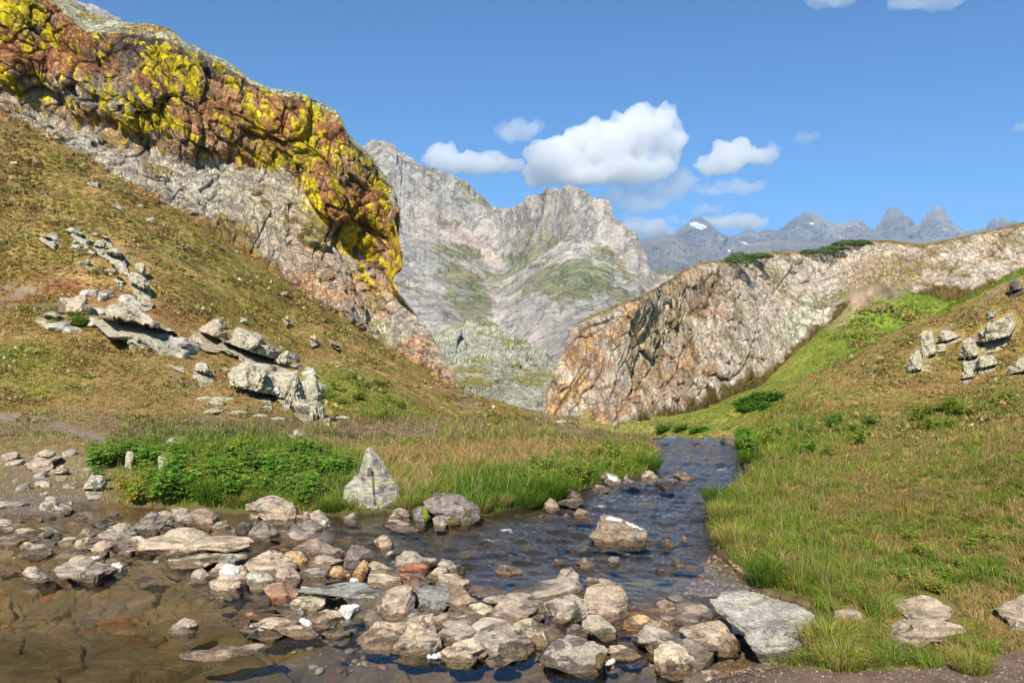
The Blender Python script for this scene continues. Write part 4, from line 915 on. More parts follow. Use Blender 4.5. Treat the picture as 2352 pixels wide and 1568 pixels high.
WATER_STONES = [
 ('A', [(-60,345),(100,350),(250,390),(300,410),(330,440),(180,470),(60,500),(-60,495)], 't', 'long pale slab at the far left edge below the muddy shore', .6, 0),
 ('A', [(155,475),(200,450),(350,445),(430,470),(500,495),(430,520),(300,550),(230,530),(165,510)], 't', 'pale wedge stone just below the long slab by the muddy shore', .5, 0),
 ('A', [(-40,550),(150,548),(290,560),(310,590),(200,625),(60,640),(-40,640)], 't', 'flat pale stone cut by the left picture edge, second below the muddy shore', .6, 0),
 ('A', [(340,590),(400,545),(500,500),(590,500),(625,530),(560,560),(450,585),(380,600)], 'b', 'low slanting brown stone in the shallows near the muddy shore', .5, 0),
 ('A', [(410,600),(500,575),(640,580),(690,590),(650,640),(540,650),(440,640)], 'u', 'flat bluish grey stone in the left shallows', .6, 0),
 ('A', [(235,650),(290,615),(350,610),(410,640),(330,690),(260,700)], 'y', 'small pale yellowish stone touching a banded grey one, left shallows', .4, 0),
 ('A', [(225,770),(270,710),(400,650),(520,640),(610,690),(600,740),(540,775),(380,790)], 'g', 'banded grey stone with a glinting waterline in the left shallows', .5, 0),
 ('A', [(600,570),(650,510),(700,505),(780,550),(700,585),(620,585)], 'd', 'half drowned dark peaked stone behind the flat bluish one', .5, 0),
 ('A', [(260,960),(330,905),(430,905),(520,980),(625,1040),(520,1060),(370,1100),(290,1050)], 'g', 'bright grey hump at the edge of the brown pool, left', .35, 0),
 ('A', [(-60,910),(200,905),(290,920),(250,960),(100,985),(-60,980)], 'b', 'thin flat slab behind the bright grey hump, left edge', .7, 0),
 ('A', [(640,920),(800,830),(880,780),(1050,800),(1200,850),(1290,900),(1380,930),(1290,990),(1120,1090),(900,1040),(720,1010)], 'g', 'broad slab blotched with dark stains, its right side in black shade', .6, 0),
 ('A', [(670,750),(850,690),(1000,690),(1080,720),(1090,770),(1020,800),(870,780),(760,760)], 'g', 'low rounded grey stone right behind the broad blotched slab', .6, .2),
 ('A', [(845,660),(900,590),(1040,560),(1130,590),(1100,650),(980,690),(900,685)], 't', 'tan stone crossed by a thin white vein', .4, .2),
 ('A', [(1000,680),(1200,600),(1300,600),(1360,640),(1270,720),(1180,775),(1100,740),(1070,700)], 't', 'tan slab sloping right, beside the white veined stone', .5, .2),
 ('A', [(900,545),(990,455),(1060,470),(1140,530),(1080,570),(960,575)], 'b', 'small brown peak above the white veined tan stone', .3, 0),
 ('A', [(690,620),(750,560),(900,545),(920,590),(830,640),(720,660)], 't', 'low tan stone left of the small brown peak', .5, 0),
 ('A', [(1110,570),(1200,490),(1400,395),(1480,390),(1600,450),(1630,560),(1500,610),(1350,630),(1190,610)], 'g', 'large grey lichen dotted stone with a grass sprig at its right', .5, .3),
 ('A', [(1570,430),(1680,330),(1780,265),(1850,270),(1960,350),(1900,440),(1800,510),(1690,520),(1610,480)], 'd', 'dark grey block leaning left, between two pale stones', .3, 0),
 ('A', [(1840,270),(1950,245),(2030,270),(2040,340),(1980,375),(1880,310)], 't', 'tan stone behind the dark leaning block', .4, 0),
 ('B', [(-420,640),(-330,580),(-100,470),(100,450),(250,480),(500,520),(700,540),(850,565),(880,600),(820,650),(700,690),(400,720),(100,775),(0,785),(-250,770),(-400,720)], 't', 'longest slab of the crossing, brown grey and lens shaped', .45, .15),
 ('B', [(-130,900),(-60,810),(50,770),(400,745),(750,725),(840,745),(820,820),(700,850),(500,860),(250,900),(0,930)], 'y', 'long flat pale slab lying under the lens shaped one', .7, 0),
 ('A', [(1305,700),(1400,640),(1530,645),(1620,700),(1500,760),(1380,730)], 'p', 'pinkish wet edged stone left of the longest slab', .6, 0),
 ('A', [(1500,600),(1600,540),(1690,550),(1660,640),(1560,650)], 'p', 'small brown stone wedged between grey lichen stone and longest slab', .4, 0),
 ('A', [(1220,830),(1290,800),(1450,800),(1560,830),(1540,870),(1400,880),(1280,880)], 'y', 'thin pale stone behind white foam, right of the blotched slab', .8, 0),
 ('A', [(1540,1040),(1700,1015),(1900,1045),(1940,1060),(1830,1100),(1650,1090)], 'g', 'flat stone awash, with a dry grey top, below the flat pale slab', .8, 0),
 ('A', [(1065,380),(1130,350),(1250,340),(1360,375),(1300,420),(1130,420)], 'u', 'oval dark blue green stone in the back channel, left', .6, 0),
 ('A', [(500,160),(560,80),(640,85),(700,140),(830,210),(790,260),(680,300),(600,260),(530,200)], 'g', 'grey boulder with a black right face on the muddy shore', .3, .1),
 ('A', [(410,340),(480,310),(520,350),(450,368)], 'g', 'little grey stone at the mud edge below the black faced boulder', .3, 0),
 ('A', [(180,350),(230,330),(270,352),(230,372)], 'g', 'little rounded stone on the mud near the left edge', .3, 0),
 ('A', [(560,300),(640,285),(655,325),(590,335)], 'b', 'small flat stone at the foot of the black faced boulder', .5, 0),
 ('A', [(265,190),(320,155),(375,175),(350,205),(280,208)], 'o', 'small orange stone on the brown mud', .4, 0),
 ('A', [(790,110),(830,110),(880,180),(900,230),(850,210)], 'g', 'narrow grey stone leaning beside leafy plants, left bank', .3, 0),
 ('A', [(190,65),(220,70),(240,130),(200,140)], 'g', 'small upright grey stone on the left shore', .2, 0),
 ('A', [(355,155),(400,115),(430,140),(390,175)], 't', 'small pale pebble stone next to the orange one', .3, 0),
 ('A', [(865,320),(900,290),(1000,300),(1030,330),(900,345)], 'b', 'low brown stone in the back channel left of the blue green oval', .5, 0),
 ('A', [(1250,320),(1300,290),(1380,265),(1450,310),(1400,340)], 'd', 'drowned dark slab behind the blue green oval stone', .7, 0),
 ('A', [(0,20),(90,5),(60,90),(-30,60)], 'g', 'grey stone at the left edge above the mud', .3, 0),
 ('A', [(1350,400),(1420,370),(1500,380),(1430,420)], 'd', 'small dark stone right of the blue green oval', .5, 0),
 ('A', [(1510,385),(1600,335),(1690,325),(1610,410)], 'b', 'brown stone peeping out left of the dark leaning block', .4, 0),
 ('A', [(2020,380),(2100,365),(2180,390),(2150,440),(2030,420)], 'b', 'brown stone behind the top of the longest slab', .4, 0),
 ('A', [(1880,480),(1950,430),(2090,450),(2000,510),(1900,530)], 'b', 'wet brown stone at the upper left end of the longest slab', .5, 0),
 ('B', [(-30,220),(60,210),(150,230),(230,330),(250,420),(150,390),(30,370),(-30,300)], 'g', 'grey slab slanting down right, left of the brown streaked stone', .35, 0),
 ('B', [(195,260),(290,225),(420,240),(500,310),(520,370),(400,440),(280,450),(240,350)], 'b', 'brown streaked stone under the overhanging grass tussock', .35, 0),
 ('B', [(380,445),(500,380),(610,360),(635,430),(620,490),(500,470)], 'p', 'pinkish tan wedge below the overhanging tussock', .4, 0),
 ('B', [(640,480),(700,455),(750,490),(740,540),(640,530)], 'd', 'small dark stone right of the pinkish wedge', .3, 0),
 ('B', [(720,460),(790,375),(880,400),(900,480),(830,550),(760,540)], 'k', 'wet dark brown stone left of the dark pyramid', .3, 0),
 ('B', [(850,180),(1000,100),(1150,78),(1270,95),(1380,170),(1440,290),(1370,370),(1130,395),(1040,330),(1000,260),(870,240)], 'p', 'big rounded brown boulder at the bank behind the dark pyramid', .25, .15),
 ('B', [(860,350),(900,280),(1000,290),(1000,370),(920,390)], 'b', 'small stone tucked left of the big rounded brown boulder', .3, 0),
 ('B', [(850,540),(930,430),(1050,360),(1100,380),(1190,480),(1200,540),(1120,600),(950,600)], 'd', 'dark pyramid shaped stone in front of the rounded boulder', .25, 0),
 ('B', [(1415,350),(1430,290),(1540,300),(1590,330),(1530,390),(1440,380)], 'b', 'brown stone between rounded boulder and white spotted stone', .3, 0),
 ('B', [(1510,270),(1560,245),(1590,290),(1560,350),(1530,330)], 'g', 'narrow grey stone behind the brown one, near the white spotted stone', .3, 0),
 ('B', [(1590,290),(1690,245),(1750,280),(1830,380),(1890,470),(1800,490),(1700,440),(1620,360)], 'g', 'peaked grey stone bearing one round white lichen spot', .25, 0),
 ('B', [(1480,440),(1530,370),(1620,350),(1700,400),(1740,470),(1720,540),(1600,560),(1490,510)], 'd', 'rounded dark stone leaning on the white spotted one', .3, 0),
 ('B', [(1240,400),(1300,385),(1430,385),(1440,405),(1300,420)], 'u', 'thin flat stone just clear of the water before the rounded boulder', .8, 0),
 ('B', [(1980,320),(2050,290),(2110,265),(2180,370),(2100,385),(1990,370)], 'd', 'small dark stone in the water left of the split pointed boulder', .3, 0),
 ('B', [(1130,580),(1250,520),(1400,505),(1520,510),(1560,590),(1450,635),(1250,610)], 'b', 'smooth brown stone right of the dark pyramid', .6, 0),
 ('B', [(1110,665),(1250,610),(1400,620),(1560,610),(1450,700),(1250,700)], 'r', 'reddish stone awash under the smooth brown one', .7, 0),
 ('B', [(1370,710),(1500,620),(1680,570),(1760,620),(1900,670),(2020,730),(1960,790),(1800,800),(1600,790),(1480,730)], 'b', 'broad brown mottled stone with a rusty right slope', .4, 0),
 ('B', [(1550,820),(1700,770),(1850,780),(1990,830),(1940,880),(1780,925),(1600,915),(1550,870)], 'p', 'smooth stone with an undercut lip in front of the mottled one', .4, 0),
 ('B', [(1290,750),(1380,720),(1490,730),(1560,830),(1560,920),(1490,930),(1400,850),(1330,790)], 'o', 'gold and green lichened stone right of the tan dome', .35, .5),
 ('B', [(830,880),(900,820),(1000,760),(1130,725),(1240,740),(1350,810),(1410,900),(1380,960),(1230,1010),(1120,1020),(950,980),(860,930)], 't', 'large smooth tan dome in the middle of the stone bar', .4, .0),
 ('B', [(1180,1060),(1220,920),(1290,865),(1350,880),(1420,960),(1470,1040),(1400,1110),(1320,1125),(1200,1090)], 'p', 'upright pinkish tan stone in front of the tan dome', .2, 0),
 ('B', [(855,1000),(900,950),(1030,950),(1120,1010),(1170,1060),(1110,1110),(1000,1155),(900,1150),(860,1080)], 'L', 'rounded whitish grey stone with two dark spots before the dome', .4, .2),
 ('B', [(480,880),(570,780),(660,755),(740,810),(755,890),(700,910),(560,880)], 'u', 'blue grey block above the big white foam', .3, 0),
 ('B', [(410,970),(480,880),(560,850),(700,890),(760,940),(700,1020),(500,1010)], 'p', 'rusty stone smothered by the big white foam', .4, 0),
 ('B', [(745,900),(790,880),(850,930),(855,1040),(810,1060)], 't', 'narrow tan splinter right of the big white foam', .2, 0),
 ('B', [(150,1080),(220,960),(320,925),(380,980),(440,1050),(380,1110),(250,1110)], 'g', 'peaked grey stone left of the big white foam, ringed by riffles', .3, 0),
 ('E', [(405,190),(430,80),(530,0),(560,-10),(650,30),(790,90),(800,150),(730,240),(580,230),(470,220)], 't', 'faceted tan grey block just below the big white foam', .3, 0),
 ('B', [(1440,980),(1500,940),(1720,905),(1775,940),(1760,1000),(1600,1040),(1460,1040)], 'u', 'oblong grey brick like stone right of the upright pinkish one', .4, 0),
 ('B', [(1815,1000),(1870,900),(1950,900),(2060,990),(2070,1040),(1990,1080),(1900,1050)], 'o', 'crumbly orange tan stone left of the orange spike', .3, 0),
 ('B', [(2070,1000),(2150,900),(2220,825),(2270,870),(2250,980),(2180,1030),(2090,1040)], 'o', 'orange spike against the dark upright block', .2, 0),
 ('B', [(1990,870),(2030,740),(2080,660),(2190,670),(2280,720),(2240,790),(2200,830),(2100,970),(2030,980)], 'd', 'dark upright block with squared top at the channel edge', .2, 0),
 ('B', [(1420,1120),(1550,1050),(1650,1010),(1760,1010),(1810,1050),(1900,1060),(1760,1110)], 'b', 'low brown stone under the oblong grey one', .6, 0),
 ('C', [(290,580),(390,530),(450,550),(510,650),(460,690),(370,700),(300,640)], 't', 'tan cube like stone standing alone in the back channel', .3, 0),
 ('C', [(160,665),(280,610),(330,640),(360,700),(250,710)], 'k', 'wet dark stone joined to the tan cube in the back channel', .5, 0),
 ('C', [(170,740),(230,700),(350,740),(430,830),(330,860),(180,830)], 'k', 'wet black stone beside a small spill, right of the dark upright block', .5, 0),
 ('C', [(440,350),(520,240),(590,215),(680,240),(690,310),(700,370),(560,370)], 'p', 'brown stone standing in water right of the split pointed boulder', .3, 0),
 ('C', [(400,410),(450,340),(600,360),(700,380),(800,440),(830,475),(720,475),(560,460),(430,440)], 'p', 'long stone with soaked dark foot in front of the brown one', .5, 0),
 ('C', [(870,180),(920,165),(980,240),(970,330),(920,325),(880,240)], 'b', 'narrow brown stone behind the mossy purple one', .3, 0),
 ('C', [(975,330),(1040,320),(1140,400),(1100,450),(1000,445)], 'g', 'small grey stone at the foot of the mossy bank boulder', .4, 0),
 ('C', [(540,880),(570,760),(640,720),(750,725),(860,780),(1000,800),(1010,830),(930,910),(880,880),(700,890),(600,920)], 'g', 'rounded grey stone with a ragged end directly behind the red one', .4, .1),
 ('C', [(580,930),(640,880),(760,870),(860,870),(905,900),(890,990),(800,1000),(680,975),(590,970)], 'R', 'brick red stone, the only red one in the bar', .3, 0),
 ('C', [(1030,870),(1090,815),(1180,830),(1260,900),(1320,980),(1250,1000),(1150,970),(1050,900)], 'g', 'dark grey stone at the channel edge right of the red one', .4, 0),
 ('C', [(1240,880),(1290,865),(1360,925),(1310,965)], 'b', 'small brown stone touching the dark grey one at the channel edge', .4, 0),
 ('C', [(920,1000),(1000,930),(1090,885),(1140,910),(1150,1000),(1060,1050),(980,1050)], 't', 'tan wedge pointing up, right of the red stone', .3, 0),
 ('F', [(1010,130),(1050,0),(1230,-10),(1380,50),(1370,185),(1200,170),(1100,150)], 't', 'squared tan block patched pink, at the corner of the bar', .5, 0),
 ('C', [(200,960),(230,870),(280,840),(400,880),(520,920),(570,960),(560,1010),(400,1010),(230,1010)], 't', 'greenish tan stone between orange spike and red stone', .4, .4),
 ('C', [(190,1090),(250,980),(400,985),(570,1030),(600,1130),(450,1170),(300,1140)], 't', 'tan stone with pale crust below the greenish one', .4, .2),
 ('C', [(560,990),(700,980),(810,1020),(830,1060),(700,1110),(600,1100)], 'r', 'rusty brown stone below the red one', .5, 0),
 ('C', [(820,1040),(900,1025),(980,1060),(900,1085),(840,1070)], 'G', 'small green tinged stone left of the squared tan block', .5, 0),
 ('F', [(680,120),(740,60),(800,55),(940,120),(900,150),(750,150)], 't', 'low peaked stone left of the squared tan block', .4, 0),
 ('C', [(1715,930),(1760,885),(1850,890),(2020,940),(2040,965),(1880,1000),(1740,975)], 'p', 'lone wedge of pinkish stone in mid current', .5, 0),
 ('E', [(1480,200),(1480,140),(1620,100),(1900,90),(2200,95),(2350,130),(2750,180),(2680,240),(2600,330),(2400,340),(2150,325),(1900,250)], 'u', 'long grey slab with a smooth top and pinkish front, centre of the bar', .5, 0),
 ('E', [(1380,310),(1450,260),(1650,260),(1740,300),(1750,400),(1660,460),(1540,480),(1380,400)], 'y', 'pale yellow squared block beside a dark gap', .3, .3),
 ('E', [(1060,170),(1100,115),(1250,95),(1370,140),(1430,200),(1420,290),(1250,340),(1150,300)], 'r', 'rough rusty pink stone left of the pale yellow block', .4, 0),
 ('E', [(1410,220),(1500,120),(1800,180),(1880,230),(1800,300),(1640,270),(1440,250)], 't', 'ragged tan stone lying on top of the pale yellow block', .6, .1),
 ('E', [(1530,490),(1640,450),(1780,410),(1930,420),(1980,490),(1850,570),(1680,610),(1580,570)], 'p', 'brown slab sloping into the pool left of the lower foam', .5, 0),
 ('E', [(1100,460),(1250,440),(1400,420),(1530,420),(1530,500),(1430,530),(1280,490)], 'o', 'low rusty orange stone in front of the pale yellow block', .6, 0),
 ('E', [(640,530),(720,470),(900,435),(1040,480),(900,510),(820,590),(720,580)], 'r', 'reddish wet stone behind the pool edge slab with foam', .7, 0),
 ('E', [(860,560),(950,500),(1150,490),(1350,530),(1550,610),(1720,680),(1620,715),(1400,700),(1200,650),(950,600)], 't', 'long slab tapering right, foam caught on its left end', .5, 0),
 ('E', [(770,620),(850,595),(1000,640),(900,665),(780,660)], 'g', 'small flat stone left of the foam at the tapering slab', .6, 0),
 ('E', [(810,700),(900,670),(1100,645),(1240,670),(1250,710),(1150,760),(950,740)], 'b', 'half drowned brown slab in front of the tapering slab', .7, 0),
 ('E', [(1730,690),(1800,640),(1950,615),(2080,660),(2050,700),(1900,720),(1780,725)], 'g', 'cracked grey stone alone in the pool right of the tapering slab', .5, 0),
 ('E', [(-60,640),(0,570),(100,515),(240,530),(270,600),(230,690),(100,700),(-40,690)], 'p', 'lone stone ringed with green algae in the brown pool', .35, 0),
 ('E', [(80,930),(200,880),(400,850),(700,830),(900,790),(1000,800),(1060,850),(950,910),(700,950),(500,980),(250,1010),(150,970)], 'p', 'long log like stone low in the front pool with algae tufts', .5, .1),
 ('E', [(440,345),(500,255),(560,260),(620,340),(540,365)], 'p', 'small wet brown peak in the pool below the faceted block', .4, 0),
 ('E', [(580,265),(640,225),(710,235),(720,270),(640,290)], 'u', 'small blue green stone under the faceted tan grey block', .5, 0),
 ('E', [(1180,390),(1250,340),(1370,335),(1380,410),(1260,430)], 'G', 'wet green stone left of the pale yellow block', .6, 0),
 ('F', [(310,360),(360,230),(500,170),(660,120),(720,160),(740,280),(740,400),(650,520),(420,520),(330,440)], 'p', 'big brown block with a smooth rounded front, pool side centre', .3, .1),
 ('F', [(700,170),(900,140),(1100,150),(1210,200),(1150,320),(1050,450),(930,465),(830,400),(770,250)], 'u', 'tilted slab streaked with dark bands, centre of the bar', .7, 0),
 ('F', [(690,240),(760,165),(830,230),(835,400),(770,400),(720,400),(695,320)], 'd', 'dark fibrous splinter standing before the streaked slab', .2, 0),
 ('F', [(1190,190),(1350,190),(1480,300),(1400,370),(1290,400),(1100,430),(1150,330)], 'b', 'brown ridged stone right of the streaked slab', .4, 0),
 ('F', [(1390,190),(1450,110),(1650,150),(1850,180),(1900,220),(1750,250),(1500,240)], 'p', 'flat stone at the water edge right of the squared tan block', .7, 0),
 ('F', [(1590,290),(1700,230),(1900,210),(2150,220),(2320,330),(2310,400),(2200,420),(1900,340),(1700,340)], 'g', 'broad grey stone behind the small pale spike', .6, 0),
 ('F', [(2010,315),(2060,240),(2100,225),(2115,325)], 'L', 'small pale upright spike, whitest in the bar', .2, 0),
 ('F', [(1330,420),(1400,350),(1550,330),(1680,380),(1660,440),(1530,510),(1380,490)], 'y', 'pale yellowish stone left of the blotched lens slab', .4, 0),
 ('F', [(1590,500),(1650,420),(1750,320),(1900,310),(2080,330),(2200,380),(2190,430),(2000,530),(1850,560),(1680,580),(1600,540)], 'p', 'lens shaped slab blotched with dark lichen, right centre', .6, 0),
 ('F', [(1970,550),(2080,480),(2180,430),(2290,420),(2300,470),(2200,545),(2050,560)], 'y', 'thin cream slab poking out right of the blotched lens slab', .6, 0),
 ('F', [(1330,540),(1440,510),(1580,520),(1640,580),(1530,640),(1400,580)], 't', 'low tan stone with a dark soaked front under the yellowish one', .5, 0),
 ('F', [(940,480),(1100,450),(1290,420),(1340,480),(1310,550),(1180,600),(1000,620),(950,560)], 'p', 'oblong stone over a black hollow, right of the cracked pair', .4, .1),
 ('F', [(655,525),(700,440),(780,400),(900,430),(940,470),(800,530),(700,560)], 'u', 'bluish pale stone behind the cracked pair', .4, 0),
 ('F', [(100,750),(230,640),(320,555),(500,570),(660,540),(700,600),(620,720),(490,860),(300,850),(120,840)], 't', 'left half of the great cracked slab rising from the front pool', .7, 0),
 ('F', [(660,540),(850,490),(960,480),(960,600),(1050,750),(1075,840),(1000,920),(750,960),(550,930),(490,860),(620,720),(700,600)], 't', 'right half of the great cracked slab rising from the front pool', .7, 0),
 ('F', [(1020,680),(1150,600),(1330,565),(1450,600),(1520,660),(1400,760),(1230,830),(1080,840),(1060,760)], 'g', 'grey stone between the cracked slab and the cream white stone', .6, 0),
 ('F', [(1430,740),(1560,630),(1700,575),(1850,570),(1980,650),(2100,740),(2145,790),(2100,880),(2000,940),(1800,900),(1600,880),(1560,850)], 'g', 'large grey slab with slanting dark flecks, front row', .6, 0),
 ('F', [(1080,900),(1250,800),(1440,750),(1530,800),(1555,880),(1500,960),(1400,1030),(1200,1035),(1100,980)], 'w', 'cream white stone tinged orange, front row in the pool', .5, 0),
 ('F', [(1600,1000),(1650,930),(1750,915),(1900,960),(1940,1000),(1800,1040),(1650,1050)], 'p', 'low stone awash in front of the dark flecked slab', .6, 0),
 ('F', [(1910,600),(2000,550),(2130,515),(2220,600),(2320,720),(2310,790),(2200,820),(2100,740),(1980,650)], 'y', 'cracked cream grey stone right of the dark flecked slab', .5, .2),
 ('G', [(245,340),(330,290),(560,240),(650,260),(720,370),(720,450),(600,520),(420,570),(330,560),(270,440)], 'g', 'rounded pale grey boulder left of the tall pinkish one', .35, .1),
 ('G', [(705,310),(760,150),(850,125),(1000,120),(1150,180),(1190,300),(1190,450),(1120,520),(1000,540),(830,470),(730,440)], 'p', 'tall pinkish brown boulder dotted white, highest in the bar', .2, .1),
 ('G', [(320,110),(390,10),(430,-60),(540,-80),(620,0),(630,60),(560,120),(430,130)], 'p', 'brown hump in the channel left of the bright moss', .3, 0),
 ('G', [(690,60),(740,20),(850,40),(870,90),(740,115)], 'b', 'small brown stone right of the bright moss', .4, 0),
 ('G', [(870,30),(1000,60),(1130,130),(1175,180),(1150,230),(1000,180),(880,110)], 'p', 'brown sloping stone behind the tall pinkish boulder', .4, 0),
 ('G', [(690,560),(740,475),(870,480),(980,560),(1060,640),(1050,710),(950,740),(830,680),(700,620)], 'g', 'grey dark spotted stone in front of the tall pinkish boulder', .4, .1),
 ('G', [(1160,600),(1180,530),(1320,470),(1430,480),(1560,560),(1460,600),(1300,660),(1200,640)], 'o', 'orange tan stone with dark flakes, right of the tall boulder', .5, 0),
 ('G', [(1190,450),(1190,350),(1300,370),(1430,450),(1330,490),(1200,500)], 'r', 'rusty stone behind the orange tan one', .4, 0),
 ('G', [(1360,430),(1480,350),(1640,290),(1750,330),(1770,400),(1640,450),(1480,490),(1400,460)], 'b', 'brown slab over a little black hole, right part of the bar', .5, 0),
 ('G', [(1640,260),(1690,215),(1850,235),(2050,240),(2200,300),(2200,370),(2000,340),(1800,350)], 'd', 'dark layered slab at the channel edge near the biggest boulder', .5, 0),
 ('G', [(1830,450),(1900,370),(2070,345),(2150,380),(2230,520),(2100,560),(1900,560)], 'b', 'brown block in the shade left of the biggest boulder', .4, 0),
 ('G', [(1480,500),(1600,470),(1760,500),(1860,580),(1790,650),(1640,560)], 'b', 'brown stone behind the pale rusty shard', .5, 0),
 ('G', [(1540,590),(1600,525),(1700,590),(1790,690),(1740,710),(1620,640)], 'o', 'pale rusty shard above the dark striped slab', .4, 0),
 ('G', [(1280,720),(1400,590),(1500,590),(1700,680),(1850,770),(1960,880),(1930,930),(1700,850),(1540,900),(1400,830),(1280,800)], 'g', 'grey slab boldly striped with dark wet streaks', .5, 0),
 ('G', [(1545,900),(1590,820),(1700,790),(1850,850),(1940,940),(2030,1080),(1950,1130),(1750,1160),(1560,1110),(1540,1000)], 'w', 'pale rounded cream stone in front of the striped slab', .35, 0),
 ('G', [(1810,620),(1950,580),(2100,570),(2240,550),(2290,520),(2400,550),(2450,700),(2560,850),(2500,900),(2350,900),(2150,850),(2040,830),(1900,700)], 't', 'tan grey slab lying left against the biggest boulder', .6, 0),
 ('G', [(940,860),(1000,820),(1150,830),(1300,870),(1370,950),(1250,980),(1080,960),(980,930)], 't', 'low pinkish pale stone right of the mossy sided block', .5, 0),
 ('G', [(500,640),(560,580),(640,590),(710,650),(730,740),(620,760),(500,740)], 'd', 'dark shaded stone behind the mossy sided block', .4, 0),
 ('G', [(220,590),(290,530),(350,570),(380,630),(300,650)], 'p', 'small pinkish stone left of the dark shaded one', .4, 0),
 ('G', [(245,700),(330,650),(430,670),(490,740),(350,770),(260,720)], 'b', 'small brown stone behind the left corner of the mossy sided block', .5, 0),
 ('G', [(1880,1160),(2100,1120),(2300,1140),(2500,1200),(2560,1320),(1900,1320)], 't', 'grey slab cut by the bottom edge right of centre', .7, 0),
 ('K', [(640,1210),(700,1180),(800,1180),(820,1230),(740,1250)], 'g', 'small grey stone below the biggest boulder at the mud', .5, 0),
 ('K', [(880,1320),(940,1280),(1060,1255),(1140,1290),(1100,1330)], 't', 'flat stone at the bottom edge below the arching grass tuft', .7, 0),
 ('H', [(1320,940),(1350,870),(1390,870),(1470,940),(1400,955)], 'b', 'small dark fin of rock right of the big mid stream boulder', .3, 0),
 ('H', [(1540,850),(1570,815),(1625,860),(1590,890)], 'b', 'tiny pointed stone near the right bank in the current', .3, 0),
 ('H', [(1420,1150),(1470,1105),(1530,1110),(1580,1170),(1500,1190)], 'g', 'small grey topped stone in the current, nearest the right gravel', .4, 0),
 ('H', [(680,1110),(720,1075),(800,1080),(810,1150),(740,1180),(690,1150)], 'd', 'square little stone green at its foot, below the mid stream boulder', .3, 0),
 ('H', [(300,1150),(400,1090),(460,1110),(550,1180),(400,1200)], 'p', 'low three sided stone in the current below left of the boulder', .4, 0),
 ('H', [(50,1120),(100,1075),(150,1110),(160,1150),(60,1160)], 'b', 'small round topped stone in the current, middle', .3, 0),
 ('H', [(280,570),(330,510),(440,540),(460,620),(400,630),(300,610)], 'b', 'brown stone with white water at its right near the left bank', .3, 0),
 ('H', [(150,610),(190,560),(230,600),(170,625)], 'b', 'tiny brown stone left of the one with white water', .3, 0),
 ('H', [(420,665),(460,620),(530,660),(500,675)], 'b', 'tiny dark stone above left of the big mid stream boulder', .3, 0),
 ('H', [(150,380),(170,290),(240,280),(330,330),(410,400),(300,410)], 'p', 'pinkish peak rising from the left bank tussocks', .4, 0),
 ('H', [(70,430),(160,400),(380,400),(420,470),(300,485),(120,465)], 'd', 'soaked dark ledge below the pinkish peak', .5, 0),
 ('H', [(-60,450),(0,390),(60,420),(120,510),(0,530),(-80,500)], 'b', 'round brown stone left of the soaked dark ledge', .3, 0),
 ('H', [(480,275),(540,235),(650,250),(720,285),(620,325),(500,315)], 'g', 'flat stone with a white rim jutting from the left bank', .6, 0),
 ('H', [(600,130),(660,90),(780,120),(830,180),(760,230),(660,200)], 'g', 'grey bank stone with a big white lichen patch', .3, 0),
 ('H', [(850,185),(890,105),(930,150),(920,195)], 'g', 'small upright stone right of the white patched one', .3, 0),
 ('H', [(1080,165),(1090,90),(1160,65),(1220,90),(1280,160),(1200,195),(1100,185)], 'p', 'pinkish grey stone at the far point of the left bank', .3, 0),
 ('H', [(1050,205),(1120,170),(1170,215),(1060,220)], 't', 'small tan stone before the far point stone', .4, 0),
 ('H', [(1240,205),(1300,160),(1500,170),(1640,290),(1400,290),(1290,245)], 'k', 'flat dark red slab with water sheeting over it, far bend', .8, 0),
 ('H', [(1445,100),(1480,80),(1600,95),(1730,140),(1700,160),(1560,150),(1450,125)], 'p', 'thin long stone across the far current', .5, 0),
 ('H', [(740,240),(900,170),(1050,205),(1050,245),(800,275)], 'd', 'low dark ledge between the white patched stone and the far point', .6, 0),
]
for t, pts, cc, lab, fl, li in WATER_STONES:
    stone(tp_(t, pts), lab, cc, flat=fl, lich=li)

